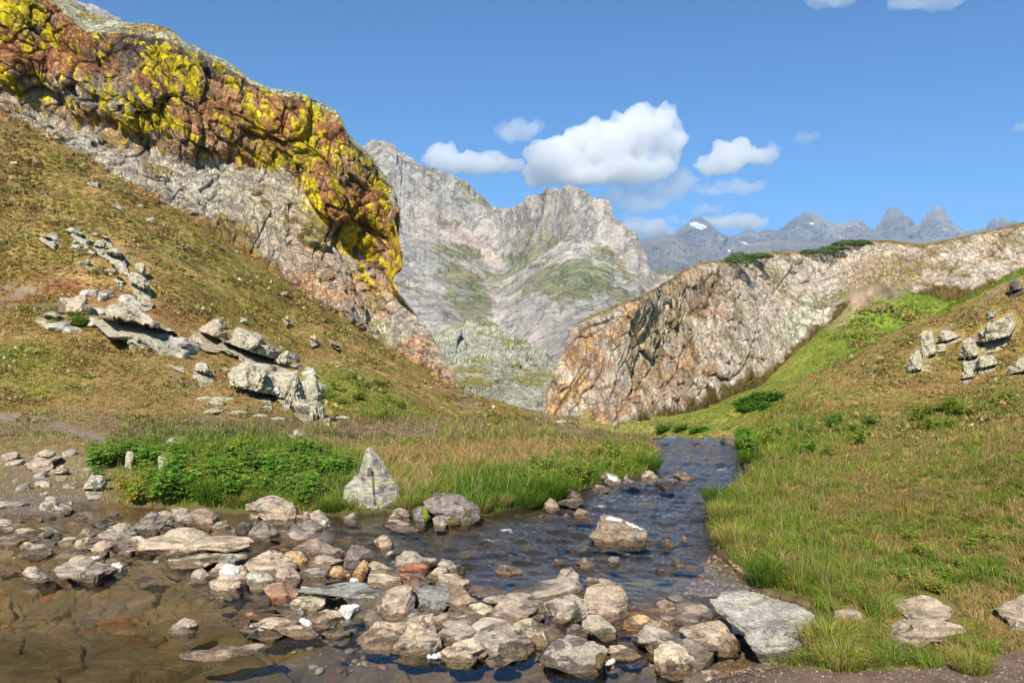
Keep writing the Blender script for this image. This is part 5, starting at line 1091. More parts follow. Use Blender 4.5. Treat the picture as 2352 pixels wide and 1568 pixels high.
# ---- stones with parts of their own
WHITE = simple_mat('white_lichen', (.66, .66, .60), .95, .4, 60, .25)
MOSS = simple_mat('moss', (.26, .34, .03), .95, 1.0, 90, .55, .02)
DMOSS = simple_mat('dark_moss', (.20, .16, .05), .95, 1.0, 90, .55, .02)
FOAM = simple_mat('foam', (.62, .61, .57), .8, .9, 120, .22, .01)
def patch(parent, poly, name, mat, lift=.012, thick=.02, label=None, seed=1):
    """a cushion grown on a stone: laid over the stone's own surface inside a traced outline"""
    poly = np.array(poly, float)
    me = parent.data; n = len(me.vertices); co_ = np.empty(n * 3, np.float32); me.vertices.foreach_get('co', co_); nr_ = np.empty(n * 3, np.float32); me.vertices.foreach_get('normal', nr_)
    V = co_.reshape(-1, 3).astype(float); N = nr_.reshape(-1, 3).astype(float); W = V + np.array(parent.location)
    u, v = UV(W)
    inside = sdist(u, v, poly)
    front = (N * (np.array([0, 0, CH]) - W)).sum(1) > 0
    sel = (inside < 1.5) & front
    nf = len(me.polygons); fv = np.empty(nf * 3, np.int32); me.polygons.foreach_get('vertices', fv); fv = fv.reshape(-1, 3)
    keep = sel[fv].all(1)
    if keep.sum() < 2: return None
    lab = np.arange(n); fk = fv[keep]
    for _ in range(200):
        m_ = lab[fk].min(1); new = lab.copy(); np.minimum.at(new, fk.ravel(), np.repeat(m_, 3))
        if (new == lab).all(): break
        lab = new
    ids, cts = np.unique(lab[fk[:, 0]], return_counts=True); best = ids[cts.argmax()]
    kidx = np.nonzero(keep)[0]; keep[kidx[lab[fk[:, 0]] != best]] = False
    used = np.unique(fv[keep]); idx = -np.ones(n, int); idx[used] = np.arange(len(used))
    h = np.clip(-inside[used] / 6, 0, 1) ** .5 * thick + lift * .3
    top = V[used] + N[used] * (h * (1 + .5 * fbm(V[used] * 40, 3, seed)))[:, None] + N[used] * lift * .3
    bot = V[used] - N[used] * .01
    f = idx[fv[keep]]; k = len(used)
    e = np.sort(np.concatenate([f[:, [0, 1]], f[:, [1, 2]], f[:, [2, 0]]]), 1); eu, cnt = np.unique(e, axis=0, return_counts=True); be = eu[cnt == 1]
    side = np.concatenate([np.stack([be[:, 0], be[:, 1], be[:, 1] + k], 1), np.stack([be[:, 0], be[:, 1] + k, be[:, 0] + k], 1)])
    m = mesh_np(name, np.concatenate([top, bot]), np.concatenate([f, f[:, ::-1] + k, side]), shade=True)
    o = link(name, m, mat, parent)
    if label: o['label'] = label
    return o

big = stone(tp_('K', [(390,770),(430,735),(520,738),(620,750),(830,810),(960,820),(1035,880),(1010,960),(930,1000),(960,1150),(900,1165),(760,1140),(690,1100),(600,1000),(520,930),(440,850)]), 'biggest pale boulder at the near right, its left flank crumbled and lichened', 'L', flat=.55, lich=.12, name='boulder', cat='boulder', facet=1.2)
big.color = (.40, .37, .32, .15)
ptb = stone([(790,1160),(797,1120),(826,1090),(838,1052),(843,1040),(852,1036),(862,1046),(880,1072),(896,1098),(912,1122),(917,1145),(900,1166),(860,1177),(810,1174)], 'tall pointed boulder split by a vertical crack, lichened at the tip', 'p', flat=.12, lich=.5, name='boulder', cat='boulder', facet=.45, sub=6)
ptb.color = (.34, .30, .255, .55)
# the crack in the pointed boulder
def cut_crack(o, path, width=2.2, depth=.05):
    me = o.data; n = len(me.vertices); a = np.empty(n * 3, np.float32); me.vertices.foreach_get('co', a); V = a.reshape(-1, 3).astype(float); W = V + np.array(o.location)
    u, v = UV(W); d = segd(u, v, path); k = np.exp(-(d / width) ** 2) * (W[:, 1] < np.median(W[:, 1]))
    V[:, 1] += k * depth; me.vertices.foreach_set('co', V.astype(np.float32).ravel()); me.update()
cut_crack(ptb, [(856,1085),(858,1110),(860,1140),(862,1160)], 1.5, .05)
mid = stone(tp_('H', [(490,840),(550,740),(620,620),(700,605),(850,650),(1050,730),(1110,790),(1105,880),(1060,950),(940,940),(700,930),(540,920)]), 'big brown boulder alone in mid stream with a white lichen crest', 'b', flat=.3, lich=.1, name='boulder', cat='boulder')
mid.color = (.30, .22, .15, .1)
patch(mid, tp_('H', [(640,625),(700,602),(850,648),(840,665),(760,645),(690,640)]), 'lichen', WHITE, .004, .006)
patch(mid, tp_('H', [(890,665),(960,680),(1050,728),(1085,752),(1040,750),(960,715),(900,690)]), 'lichen', WHITE, .004, .006)
bank = stone(tp_('C', [(910,100),(1020,50),(1200,60),(1300,70),(1420,150),(1500,220),(1500,330),(1400,380),(1200,415),(1080,330),(960,260),(900,160)]), 'brown mossy boulder built into the left bank, capped with grass', 'p', flat=.3, lich=0, name='boulder', cat='boulder')
bank.color = (.27, .215, .185, 0)
patch(bank, tp_('C', [(1130,400),(1150,340),(1220,300),(1290,330),(1310,400),(1200,420)]), 'moss', DMOSS, .008, .02)
patch(bank, tp_('C', [(1330,210),(1370,230),(1420,290),(1390,310),(1350,250)]), 'moss', DMOSS, .008, .015)
pur = stone(tp_('C', [(745,240),(800,205),(900,205),(930,340),(880,400),(860,425),(800,425),(760,330)]), 'purple grey stone with a strip of vivid green moss', 'b', flat=.25)
pur.color = (.24, .19, .19, 0)
patch(pur, tp_('C', [(835,208),(885,212),(930,340),(895,372),(860,320)]), 'moss', MOSS, .01, .03)
blk = stone(tp_('G', [(205,960),(260,850),(400,755),(600,770),(800,785),(930,830),(945,900),(890,980),(880,1040),(880,1100),(780,1135),(600,1110),(400,1065),(210,1025)]), 'big pale squared block with flat top and mossy right side, front row', 't', flat=.6, name='boulder', cat='boulder', facet=.9)
blk.color = (.42, .36, .29, 0)
patch(blk, tp_('G', [(810,1040),(830,960),(900,915),(940,950),(880,1090),(820,1085)]), 'moss', DMOSS, .008, .02)
for st, po in ((None, None),):
    pass
# white spots
def find(lbl): return next(o for o in COL.objects if o.get('label', '').startswith(lbl))
patch(find('peaked grey stone bearing'), tp_('B', [(1735,350),(1765,355),(1770,390),(1745,398),(1728,370)]), 'lichen', WHITE, .003, .006)
patch(find('grey bank stone with a big'), tp_('H', [(668,120),(700,105),(790,140),(800,170),(770,190),(720,170),(675,145)]), 'lichen', WHITE, .003, .006)

# ---- stones and crags lying on the land
LAND = [
 ('I', [(340,370),(420,355),(560,355),(640,400),(720,560),(560,590),(430,560)], 'p', 'flat purplish stone sunk in grass right of the biggest boulder', .9, 0),
 ('I', [(880,240),(1100,225),(1290,210),(1500,260),(1630,340),(1600,460),(1350,480),(1180,490),(1070,400),(940,330)], 't', 'upper flat stepping slab in the right bank grass', .95, 0),
 ('I', [(860,710),(1000,640),(1200,530),(1350,480),(1600,470),(1720,510),(1790,590),(1550,640),(1300,700),(1150,760),(950,770)], 't', 'lower flat stepping slab with a pointed left end, right bank', .95, 0),
 ('I', [(940,530),(1080,460),(1180,490),(1060,610),(980,625)], 'g', 'small grey stone between the two flat stepping slabs', .8, 0),
 ('I', [(1990,430),(2080,300),(2352,210),(2600,200),(2600,600),(2250,560),(2050,470)], 't', 'broad tan stepping slab cut by the right edge', .95, 0),
 ('L', [(145,1440),(190,1385),(250,1360),(310,1370),(340,1400),(280,1440),(200,1452)], 't', 'flat pinkish slab in the turf near the left edge', .8, 0),
 ('L', [(290,1480),(340,1445),(380,1460),(360,1500),(310,1505)], 't', 'smaller tan stone below right of the flat pinkish slab', .7, 0),
 ('L', [(680,1455),(685,1390),(700,1365),(725,1370),(732,1400),(715,1460)], 'L', 'slim upright lichened stone standing in the herbs', .2, .8),
 ('L', [(860,1400),(885,1395),(930,1412),(925,1475),(870,1480)], 'L', 'jagged twin topped stone right of the slim upright one', .2, .5),
 ('L', [(455,1560),(500,1500),(560,1500),(585,1550),(540,1590),(480,1595)], 'L', 'pale lichened stone at the edge of the leafy plants', .3, .4),
 ('L', [(885,1318),(940,1293),(985,1308),(930,1326)], 'L', 'flat pale stone above the twin topped stone', .7, .1),
 ('L', [(1570,1278),(1620,1253),(1650,1280),(1640,1312),(1580,1305)], 'g', 'grey stone half buried at the rim of the herb bed', .3, .2),
 ('L', [(1125,1105),(1180,1070),(1225,1090),(1222,1122),(1150,1125)], 'g', 'grey rounded stone alone below the lower crag', .3, .3),
 ('L', [(1540,650),(1570,628),(1590,655),(1560,668)], 't', 'small pale stone on the brown hillside above the blocky crag', .4, 0),
 ('L', [(1680,745),(1720,735),(1745,770),(1700,778)], 't', 'pale pink stone on the hillside right of the blocky crag', .5, 0),
 ('L', [(1790,760),(1850,790),(1855,803),(1800,782)], 'L', 'thin flat stone farthest right on the brown hillside', .5, 0),
 ('L', [(190,660),(230,620),(290,605),(350,620),(360,645),(300,670),(220,685)], 't', 'low tan outcrop at the left end of the middle crag', .7, .1),
 ('L', [(350,640),(370,550),(430,520),(470,530),(505,590),(485,655),(400,660)], 't', 'cracked knob of the middle crag, tan grey', .4, .1),
 ('L', [(490,650),(540,570),(640,560),(740,570),(810,630),(900,670),(970,740),(1010,800),(1060,845),(1000,850),(850,795),(740,785),(600,745),(540,690)], 'L', 'long pale slab of the middle crag running down right', .8, .3),
 ('L', [(1020,755),(1080,700),(1150,670),(1220,680),(1250,740),(1200,785),(1100,775)], 't', 'rounded tan knob at the top of the lower crag', .5, .1),
 ('L', [(1180,805),(1260,720),(1290,690),(1340,710),(1430,740),(1530,820),(1500,855),(1400,885),(1280,835)], 'L', 'broad grey slab below the tan knob, lower crag', .6, .3),
 ('L', [(1480,885),(1530,840),(1575,815),(1592,880),(1530,912)], 'L', 'loose upright block at the right of the lower crag', .3, .4),
 ('L', [(1250,985),(1250,910),(1350,880),(1470,940),(1500,1010),(1490,1090),(1370,1050),(1270,1010)], 'L', 'cracked grey bed of the lower crag dotted with cushions', .7, .4),
 ('L', [(1480,950),(1560,920),(1620,930),(1650,1020),(1690,1100),(1695,1160),(1600,1115),(1520,1030)], 'L', 'large smooth whitish face of the lower crag', .5, .5),
 ('L', [(1655,975),(1720,965),(1750,1050),(1778,1165),(1750,1205),(1690,1150),(1675,1060)], 'L', 'steep rightmost pillar of the lower crag', .4, .5),
 ('L', [(1490,1075),(1540,1035),(1572,1070),(1550,1092)], 'L', 'small grey block at the foot of the smooth whitish face', .4, .5),
 ('L', [(1755,1225),(1775,1190),(1803,1190),(1812,1245),(1770,1240)], 'g', 'little post like stone at the low end of the crag', .3, .1),
 ('L', [(1045,960),(1070,885),(1130,890),(1185,965),(1100,985)], 'L', 'weathered low rock left of the cracked grey bed', .6, .4),
 ('L', [(210,205),(260,198),(310,230),(322,270),(270,255)], 'L', 'leftmost pale rock of the upper outcrop', .5, .2),
 ('L', [(375,180),(440,178),(505,220),(500,252),(430,245)], 'L', 'long rock under a dark hollow in the upper outcrop', .5, .2),
 ('L', [(538,165),(565,165),(640,250),(600,255)], 'L', 'thin slanting rib above the upper outcrop', .3, .2),
 ('L', [(508,255),(525,222),(560,222),(592,262),(570,295),(530,285)], 'L', 'rounded knob in the middle of the upper outcrop', .4, .3),
 ('L', [(555,300),(590,268),(640,265),(700,320),(722,388),(660,372),(590,330)], 'L', 'largest smooth slab of the upper outcrop', .6, .3),
 ('L', [(722,335),(790,350),(808,445),(780,435),(740,375)], 'L', 'square block with a shaded right side, upper outcrop', .3, .3),
 ('L', [(695,420),(720,398),(765,405),(815,450),(845,545),(760,545),(720,480)], 'L', 'mossy jointed rock at the bottom of the upper outcrop', .5, .5),
 ('L', [(610,435),(650,415),(692,445),(655,468)], 'L', 'small pale rock left of the mossy jointed one', .5, .2),
 ('L', [(460,312),(490,318),(508,375),(480,378)], 'L', 'small upright rock below the long hollowed one', .3, .2),
 ('L', [(740,548),(840,562),(852,585),(780,575)], 'L', 'low flat rock ending the upper outcrop', .7, .2),
 ('R', [(988,790),(990,700),(1030,620),(1060,620),(1082,700),(1062,780)], 'L', 'leaning slab with a black left face, left end of the right crag', .2, .6),
 ('R', [(1065,540),(1075,512),(1110,505),(1142,508),(1150,560),(1168,640),(1135,695),(1070,685)], 'L', 'square topped pillar at the left of the right crag', .2, .6),
 ('R', [(1175,540),(1190,510),(1250,503),(1320,540),(1332,562),(1260,595),(1210,585)], 'L', 'jagged block tilted right behind the pillar', .3, .5),
 ('R', [(1310,655),(1335,575),(1405,533),(1432,640),(1425,695),(1350,715)], 'L', 'grey rock left against the big lichened crag block', .3, .4),
 ('R', [(1430,510),(1540,450),(1650,398),(1672,470),(1625,565),(1500,655),(1440,655)], 'L', 'biggest lichened block of the right crag, sloping top', .4, .6),
 ('R', [(1408,720),(1430,672),(1510,660),(1552,690),(1532,755),(1450,775)], 'L', 'rounded lichened boulder below the biggest crag block', .3, .7),
 ('R', [(1323,785),(1340,755),(1390,738),(1412,790),(1350,825)], 'L', 'small square block in front of the rounded lichened boulder', .3, .4),
 ('R', [(1590,790),(1620,735),(1680,690),(1760,660),(1800,700),(1790,800)], 'L', 'lichened rock cut by the right edge of the picture', .3, .6),
 ('R', [(1478,440),(1490,395),(1520,368),(1545,385),(1500,445)], 'L', 'narrow rock above the biggest crag block in red grass', .3, .3),
 ('R', [(1628,270),(1628,190),(1645,178),(1692,190),(1722,250)], 'k', 'dark rock on the skyline of the right hillside', .2, .0),
 ('R', [(1168,655),(1170,592),(1222,590),(1235,635),(1190,660)], 'L', 'small broken rock between pillar and tilted block', .3, .4),
 ('R', [(735,790),(745,768),(765,770),(765,792)], 'd', 'little dark stone on the crest of the right hillside', .3, 0),
]
for t, pts, cc, lab, fl, li in LAND:
    crag = t in 'LR' and CG[cc] == CG['L']
    stone(tp_(t, pts), lab, cc, flat=fl * (.8 if t in 'LR' else 1), lich=li, ground=True, hug=(t == 'I'), name='rock' if crag else 'stone', cat='rock' if crag else 'stone', ext=.34, facet=1.7 if crag else .6 if t == 'I' else 1.0, deep=1.0)

# ---- small stones jammed between the large ones, and slates lying about on the left bank
protos = []
for k in range(8):
    p, f = rock_shape(3, (.06, .05, .032 if k % 2 else .042), 900 + k, 1.2, .4)
    protos.append(mesh_np('stone', p, f, shade=False))
    protos[-1].materials.append(STONE)
def scatter(n, poly, lab, grp, smin, smax, cols, seed, onland=False, zlift=.0, name='stone', squash=1.0):
    r = np.random.default_rng(seed); poly = np.array(poly, float); k = 0; out = []
    lo, hi = poly.min(0), poly.max(0)
    while k < n:
        u, v = r.uniform(lo, hi)
        if sdist(np.array([u]), np.array([v]), poly)[0] > 0: continue
        h = hit(u, v) if onland else np.array([*z0(u, v), 0])
        o = bpy.data.objects.new(name, protos[int(r.integers(8))]); COL.objects.link(o)
        s = r.uniform(smin, smax) * (1.0 if r.random() > .2 else 1.4)
        z = float(H([h[0]], [h[1]])[0]) if onland else max(-.03, float(H([h[0]], [h[1]])[0]))
        o.location = (h[0], h[1], z + .012 * s + zlift); o.scale = (s * r.uniform(.8, 1.4), s, s * r.uniform(.6, 1.1) * squash); o.rotation_euler = (r.normal() * .2, r.normal() * .2, r.uniform(0, 6.3))
        c = CG[cols[int(r.integers(len(cols)))]]; j = r.uniform(.85, 1.15); o.color = (c[0] * j, c[1] * j, c[2] * j, 0)
        tag(o, lab, 'stone', grp); k += 1
bar = [(470,1330),(620,1215),(800,1225),(900,1280),(1060,1320),(1100,1350),(1300,1360),(1560,1375),(1660,1390),(1720,1480),(1560,1530),(1250,1500),(1050,1490),(860,1470),(640,1440),(560,1400)]
scatter(20, bar, 'fist sized stone wedged between the larger stones of the crossing', 'small stones wedged in the stone bar', .7, 1.4, 'ggtpbbrod', 1, zlift=.0)
scatter(40, bar, 'flat stone of the bottom layer of the crossing, half hidden under larger ones', 'bottom layer stones of the crossing', 1.8, 3.4, 'ggtpbb', 11, zlift=-.012, squash=.5)
scatter(15, [(0,1200),(200,1200),(620,1215),(600,1300),(330,1320),(30,1290)], 'flat wet stone of the left shallows between larger slabs', 'flat stones of the left shallows', 1.6, 3.2, 'gbbpd', 12, zlift=-.016, squash=.45)
scatter(5, [(1495,1014),(1690,1014),(1690,1024),(1495,1024)], 'dark wet stone on the lip where the stream drops away', 'dark stones on the stream lip', 1.6, 2.8, 'kkk', 13, zlift=-.05)
scatter(7, [(300,1180),(560,1185),(740,1200),(780,1230),(600,1215),(350,1195)], 'small wet stone in the back channel under the left bank', 'small stones in the back channel', .7, 1.3, 'bdg', 2)
scatter(16, [(0,1040),(240,1010),(260,1100),(190,1175),(0,1190)], 'small slate lying on the bare turf near the left edge', 'slates scattered on the left bank', .8, 2.0, 'ggtp', 3, True)
scatter(13, [(30,300),(220,330),(560,590),(860,800),(760,760),(480,560),(230,470),(0,380)], 'small pale stone lying in the brown turf of the left hillside', 'pale stones scattered on the left hillside', 2.0, 4.2, 'LLt', 4, True)
scatter(6, [(1380,1170),(1700,1230),(1640,1330),(1300,1330),(1150,1280)], 'small brown stone breaking the surface of the current', 'small stones breaking the current', .9, 1.5, 'bbd', 5, zlift=-.002)

scatter(20, [(90,700),(220,650),(440,790),(470,830),(300,800),(120,760)], 'broken rock lying along the middle crag of the left hillside', 'broken rocks along the middle crag', 3.0, 6.5, 'L', 6, True, -.04, 'rock')
scatter(26, [(450,740),(560,730),(720,850),(775,980),(700,960),(520,860),(430,800)], 'broken rock lying along the lower crag of the left hillside', 'broken rocks along the lower crag', 2.6, 6.0, 'L', 7, True, -.04, 'rock')
scatter(14, [(90,520),(250,510),(370,690),(300,700),(160,580)], 'broken rock lying along the upper outcrop of the left hillside', 'broken rocks along the upper outcrop', 2.6, 5.0, 'L', 8, True, -.04, 'rock')
# gravel: far too many to count
def build_gravel():
    r = np.random.default_rng(55); base = [rock_shape(2, (1, .85, .6), 970 + k, 1.0, .3) for k in range(5)]
    zones_ = [(1500, [(1640,1270),(1700,1310),(1760,1360),(1850,1395),(1640,1390),(1560,1340),(1600,1290)], .006, .022, 'otrbyo'), (800, [(1580,1500),(1850,1440),(1850,1530),(1700,1560),(1580,1568)], .004, .014, 'obrr'),
              (1200, [(-60,1150),(180,1145),(200,1185),(-60,1200)], .003, .011, 'gtpb'), (1500, [(1540,1560),(1850,1525),(2100,1540),(2400,1480),(2400,1620),(1500,1620)], .0025, .008, 'bbbrtg'), (500, [(-60,1010),(230,1000),(220,1140),(-60,1150)], .005, .02, 'gtt'), (900, [(560,1360),(1700,1350),(1700,1500),(700,1480)], .010, .038, 'gbtotr'), (260, [(-40,1200),(520,1200),(540,1300),(-40,1300)], .010, .03, 'gbt')]
    V, Fc, Cc = [], [], []; off = 0
    for n, poly, a, b, cols in zones_:
        poly = np.array(poly, float); lo, hi = poly.min(0), poly.max(0)
        pts = r.uniform(lo, hi, (n * 3, 2)); pts = pts[sdist(pts[:, 0], pts[:, 1], poly) < 0][:n]
        xy = z0(pts[:, 0], pts[:, 1]); z = H(xy[:, 0], xy[:, 1]); s = a + (b - a) * r.random(len(xy)) ** 2
        for i in range(len(xy)):
            p, f = base[i % 5]; th = r.uniform(0, 6.3); cs, sn = math.cos(th), math.sin(th)
            q = p * s[i]; q = np.stack([q[:, 0] * cs - q[:, 1] * sn, q[:, 0] * sn + q[:, 1] * cs, q[:, 2]], 1) + [xy[i, 0], xy[i, 1], z[i] + s[i] * .25]
            V.append(q); Fc.append(f + off); off += len(q); c = np.array(CG[cols[int(r.integers(len(cols)))]]) * r.uniform(.4, .9); Cc.append(np.repeat(c[None], len(q), 0))
    me = mesh_np('gravel', np.concatenate(V), np.concatenate(Fc), np.concatenate(Cc))
    o = link('gravel', me, terrain_mat('pebbles', 60, .4, .004, .6, .3), kind='stuff')
    tag(o, 'loose gravel and pebbles along the water and the path', 'gravel', kind='stuff')
build_gravel()

# ---- foam caught between the stones
def foam(poly, label, z=.0, hgt=.05, seed=0, Y=None):
    poly = np.array(poly, float); v1 = poly[:, 1].max(); Y = Y or (CH - z) * F / (v1 - CY)
    o = stone(poly, label, 'w', flat=.5, name='foam', cat='foam', Y=Y - .02, mat=FOAM, facet=.35, sub=5, ext=.05)
    me = o.data; n = len(me.vertices); a = np.empty(n * 3, np.float32); me.vertices.foreach_get('co', a); V = a.reshape(-1, 3).astype(float)
    s = np.abs(fbm(V * 28 + seed, 4, 3)) * .03; nr_ = np.empty(n * 3, np.float32); me.vertices.foreach_get('normal', nr_); V += nr_.reshape(-1, 3) * s[:, None]
    me.vertices.foreach_set('co', V.astype(np.float32).ravel()); me.update()
foam(tp_('B', [(535,1000),(560,920),(620,870),(700,890),(760,920),(770,980),(750,1040),(700,1060),(600,1020)]), 'biggest mound of white foam, left middle of the bar')
foam(tp_('A', [(1290,890),(1350,865),(1400,865),(1430,895),(1400,935),(1340,920)]), 'small white foam beside the blotched slab')
foam(tp_('A', [(1045,800),(1090,780),(1165,780),(1150,800),(1080,815)]), 'thin strip of grey foam behind the blotched slab')
foam(tp_('E', [(1925,430),(1960,370),(2060,350),(2160,360),(2120,400),(2060,450),(2040,485),(1950,480)]), 'white foam heap below the long grey slab')
foam(tp_('E', [(1450,540),(1500,515),(1560,525),(1600,570),(1600,605),(1540,580)]), 'rounded foam pat between the tapering and brown slabs')
foam(tp_('E', [(880,595),(950,570),(1060,545),(1150,560),(1175,620),(1120,645),(1010,655),(980,620)]), 'foam smeared over the left end of the tapering slab')
foam(tp_('E', [(2060,55),(2080,40),(2115,40),(2135,65),(2110,85),(2075,80)]), 'tiny white foam dot above the long grey slab')
foam(tp_('F', [(890,970),(980,930),(1080,915),(1085,940),(1000,965)]), 'pale foam streak left of the cream white stone')
foam(tp_('G', [(925,1070),(960,1030),(1010,990),(1045,985),(1020,1030),(960,1050)]), 'narrow foam streak right of the mossy sided block')
foam(tp_('H', [(560,925),(700,925),(820,915),(870,900),(870,935),(840,948),(700,940)]), 'line of foam at the foot of the mid stream boulder', Y=8.35)
# ------------------------------------------------------------------ grass
BLADE = leaf_mat('grass_blade', .38)
LEAF = leaf_mat('herb_leaf', .35, .04)
def blades(name, pts, hgt, wid, col, lean, seed, droop=.5, mat=None, lean_dir=None):
    """one mesh of grass blades: root, bend and tip"""
    r = np.random.default_rng(seed); n = len(pts)
    az = r.uniform(0, 2 * math.pi, n)
    wd = np.stack([np.cos(az), np.sin(az), np.zeros(n)], 1)
    la = r.uniform(0, 2 * math.pi, n) if lean_dir is None else lean_dir
    ld = np.stack([np.cos(la), np.sin(la), np.zeros(n)], 1)
    up = np.array([0, 0, 1.0])
    h = hgt[:, None]; L = lean[:, None]
    mid = pts + up * h * .58 + ld * h * L * .32
    tip = pts + up * h * (1 - droop * L * .55) + ld * h * L
    w = wid[:, None] * .5
    V = np.stack([pts - wd * w, pts + wd * w, mid - wd * w * .8, mid + wd * w * .8, tip], 1).reshape(-1, 3)
    b = (np.arange(n) * 5)[:, None]
    Fc = np.concatenate([b + [0, 1, 3], b + [0, 3, 2], b + [2, 3, 4]], 0)
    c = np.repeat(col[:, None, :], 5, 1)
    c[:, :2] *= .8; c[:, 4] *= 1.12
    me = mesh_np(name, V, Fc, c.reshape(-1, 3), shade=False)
    return me

def grass_field():
    uc = np.arange(-640, 3000, 12.0); yr = np.exp(np.linspace(math.log(3.7), math.log(95), 420))
    U, Y = np.meshgrid(uc, yr); X = (U - CX) / F * Y
    z = H(X.ravel(), Y.ravel()).reshape(X.shape); V = CY - F * (z - CH) / Y
    # what can be seen: above everything nearer
    vmin = np.minimum.accumulate(V, 0)
    hpx = F * .35 / Y
    vis = (V < vmin + hpx * .5 + 2)
    area = np.clip(-(np.diff(V, axis=0))[:, :-1], 0, None) * 12.0
    area = np.maximum(area, 2.0) * vis[:-1, :-1]
    xm, ym, zm = X[:-1, :-1].ravel(), Y[:-1, :-1].ravel(), z[:-1, :-1].ravel()
    u, v, W, cover, ht, ns, bare, scree = zones(xm, ym, zm)
    sd = sdist(xm, ym)
    # nothing grows under the cliffs
    wgt = area.ravel() * np.clip(cover, 0, 1) * ((sd > .02) | (ym > 15.5))
    wgt *= (.24 + .26 * smooth(8, 26, ym)) * (v < 1640)
    # do not sow on bare slabs and crags
    for (poly) in SLABS: wgt *= sdist(u, v, poly) > 4
    wgt *= np.where((u < -60) | (u > 2430), .45, 1.0)
    tot = wgt.sum(); N = int(min(tot, 920000)); print('blades', N, int(tot))
    r = np.random.default_rng(8)
    idx = r.choice(len(wgt), N, p=wgt / tot)
    gy = (yr[1:] / yr[:-1])[0]
    ny = X.shape[1] - 1
    uu = U[:-1, :-1].ravel()[idx] + r.uniform(0, 12, N); yy = Y[:-1, :-1].ravel()[idx] * gy ** r.random(N)
    # gather into tufts
    tu = .10 + .004 * yy
    xx = (uu - CX) / F * yy
    lay = r.integers(0, 3, N); ca = np.cos(lay * 1.1 + .4); sa = np.sin(lay * 1.1 + .4); lv = np.round(np.log(tu) * 3) ; tu = np.exp(lv / 3) * (1 + .23 * lay)
    wx = xx + .5 * tu * vnoise(np.stack([xx, yy, lay * 9.], 1) / 1.3 / 1.0, 3); wy = yy + .5 * tu * vnoise(np.stack([xx, yy, lay * 9.], 1) / 1.3, 4)
    rx, ry = wx * ca - wy * sa, wx * sa + wy * ca
    cell = np.stack([np.floor(rx / tu), np.floor(ry / tu), lay * 31 + lv], 1).astype(np.int64)
    jx = _h(cell[:, 0], cell[:, 1], cell[:, 2], 5); jy = _h(cell[:, 0], cell[:, 1], cell[:, 2], 6); tid = _h(cell[:, 0], cell[:, 1], cell[:, 2], 7); tid2 = _h(cell[:, 0], cell[:, 1], cell[:, 2], 8)
    cr = (cell[:, 0] + jx) * tu; cs_ = (cell[:, 1] + jy) * tu
    cxx = cr * ca + cs_ * sa; cyy = -cr * sa + cs_ * ca
    pull = .45 * (tid2 > .3)
    x2 = xx + (cxx - xx) * pull; y2 = yy + (cyy - yy) * pull
    ld = np.arctan2(yy - cyy, xx - cxx) + r.normal(0, .5, N)
    zz = H(x2, y2)
    sd2 = sdist(x2, y2); ok = (sd2 > .0) | (y2 > 15.5); 
    x2, y2, zz, ld, tid, tid2 = x2[ok], y2[ok], zz[ok], ld[ok], tid[ok], tid2[ok]; N = len(x2)
    u, v, W, cover, ht, ns, bare, scree = zones(x2, y2, zz)
    keys = list(W); M = np.stack([W[k] ** 2.3 for k in keys], 1); M = M + .02
    M /= M.sum(1, keepdims=True); cs = M.cumsum(1)
    pick = np.clip(tid * .72 + r.random(N) * .28, 0, .9999)
    k = (cs < pick[:, None]).sum(1).clip(0, len(keys) - 1)
    pal = np.array([PAL[q] for q in keys])
    col = pal[k] * r.uniform(.62, 1.25, (N, 1)) * (.75 + .5 * tid2[:, None]); col = col * (1 + .16 * r.normal(size=(N, 3)) * .5)
    dry = r.random(N) < .06; col[dry] = STRAW * r.uniform(.8, 1.2, (dry.sum(), 1))
    col = np.clip(col, .01, .75)
    h = .76 * ht * r.uniform(.45, 1.25, N) * (.65 + .7 * tid2)
    isl = np.array([q in ('lush', 'green', 'yg') for q in keys])[k]; h *= np.where(isl, 1.12, .92)
    tall = r.random(N) < .035 * (y2 < 20); h = np.where(tall, h * 2.0, h)
    col[tall] = mix(STRAW, PURP, r.random(tall.sum()))
    far = y2 / 871.0
    w = np.clip(far * r.uniform(.38, .8, N), .0035, .03); w = np.where(tall, w * .6, w)
    lean = r.uniform(.35, 1.5, N); lean = np.where(tall, lean * .3, lean)
    pts = np.stack([x2, y2, zz - .01], 1)
    # sea of seed heads over the far edge of the flat meadow is part of the same sward
    for nm, sel, lab in (('grass', u < 1560, 'brown and green grass of the left hillside and bank'), ('grass', u >= 1560, 'tawny and green grass of the right hillside and meadow')):
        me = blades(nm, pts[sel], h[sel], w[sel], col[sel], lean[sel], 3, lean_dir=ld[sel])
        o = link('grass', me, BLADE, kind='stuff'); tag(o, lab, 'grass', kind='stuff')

SLABS = [tp_(t, p) for t, p, *_ in LAND if t in 'I'] + [tp_('L', p) for t, p, *_ in LAND if t == 'L'] + [tp_('R', p) for t, p, *_ in LAND if t == 'R']
SLABS.append(tp_('K', [(390,770),(430,735),(520,738),(620,750),(830,810),(960,820),(1035,880),(1010,960),(930,1000),(960,1150),(900,1165),(760,1140),(690,1100),(600,1000),(520,930),(440,850)]))
grass_field()

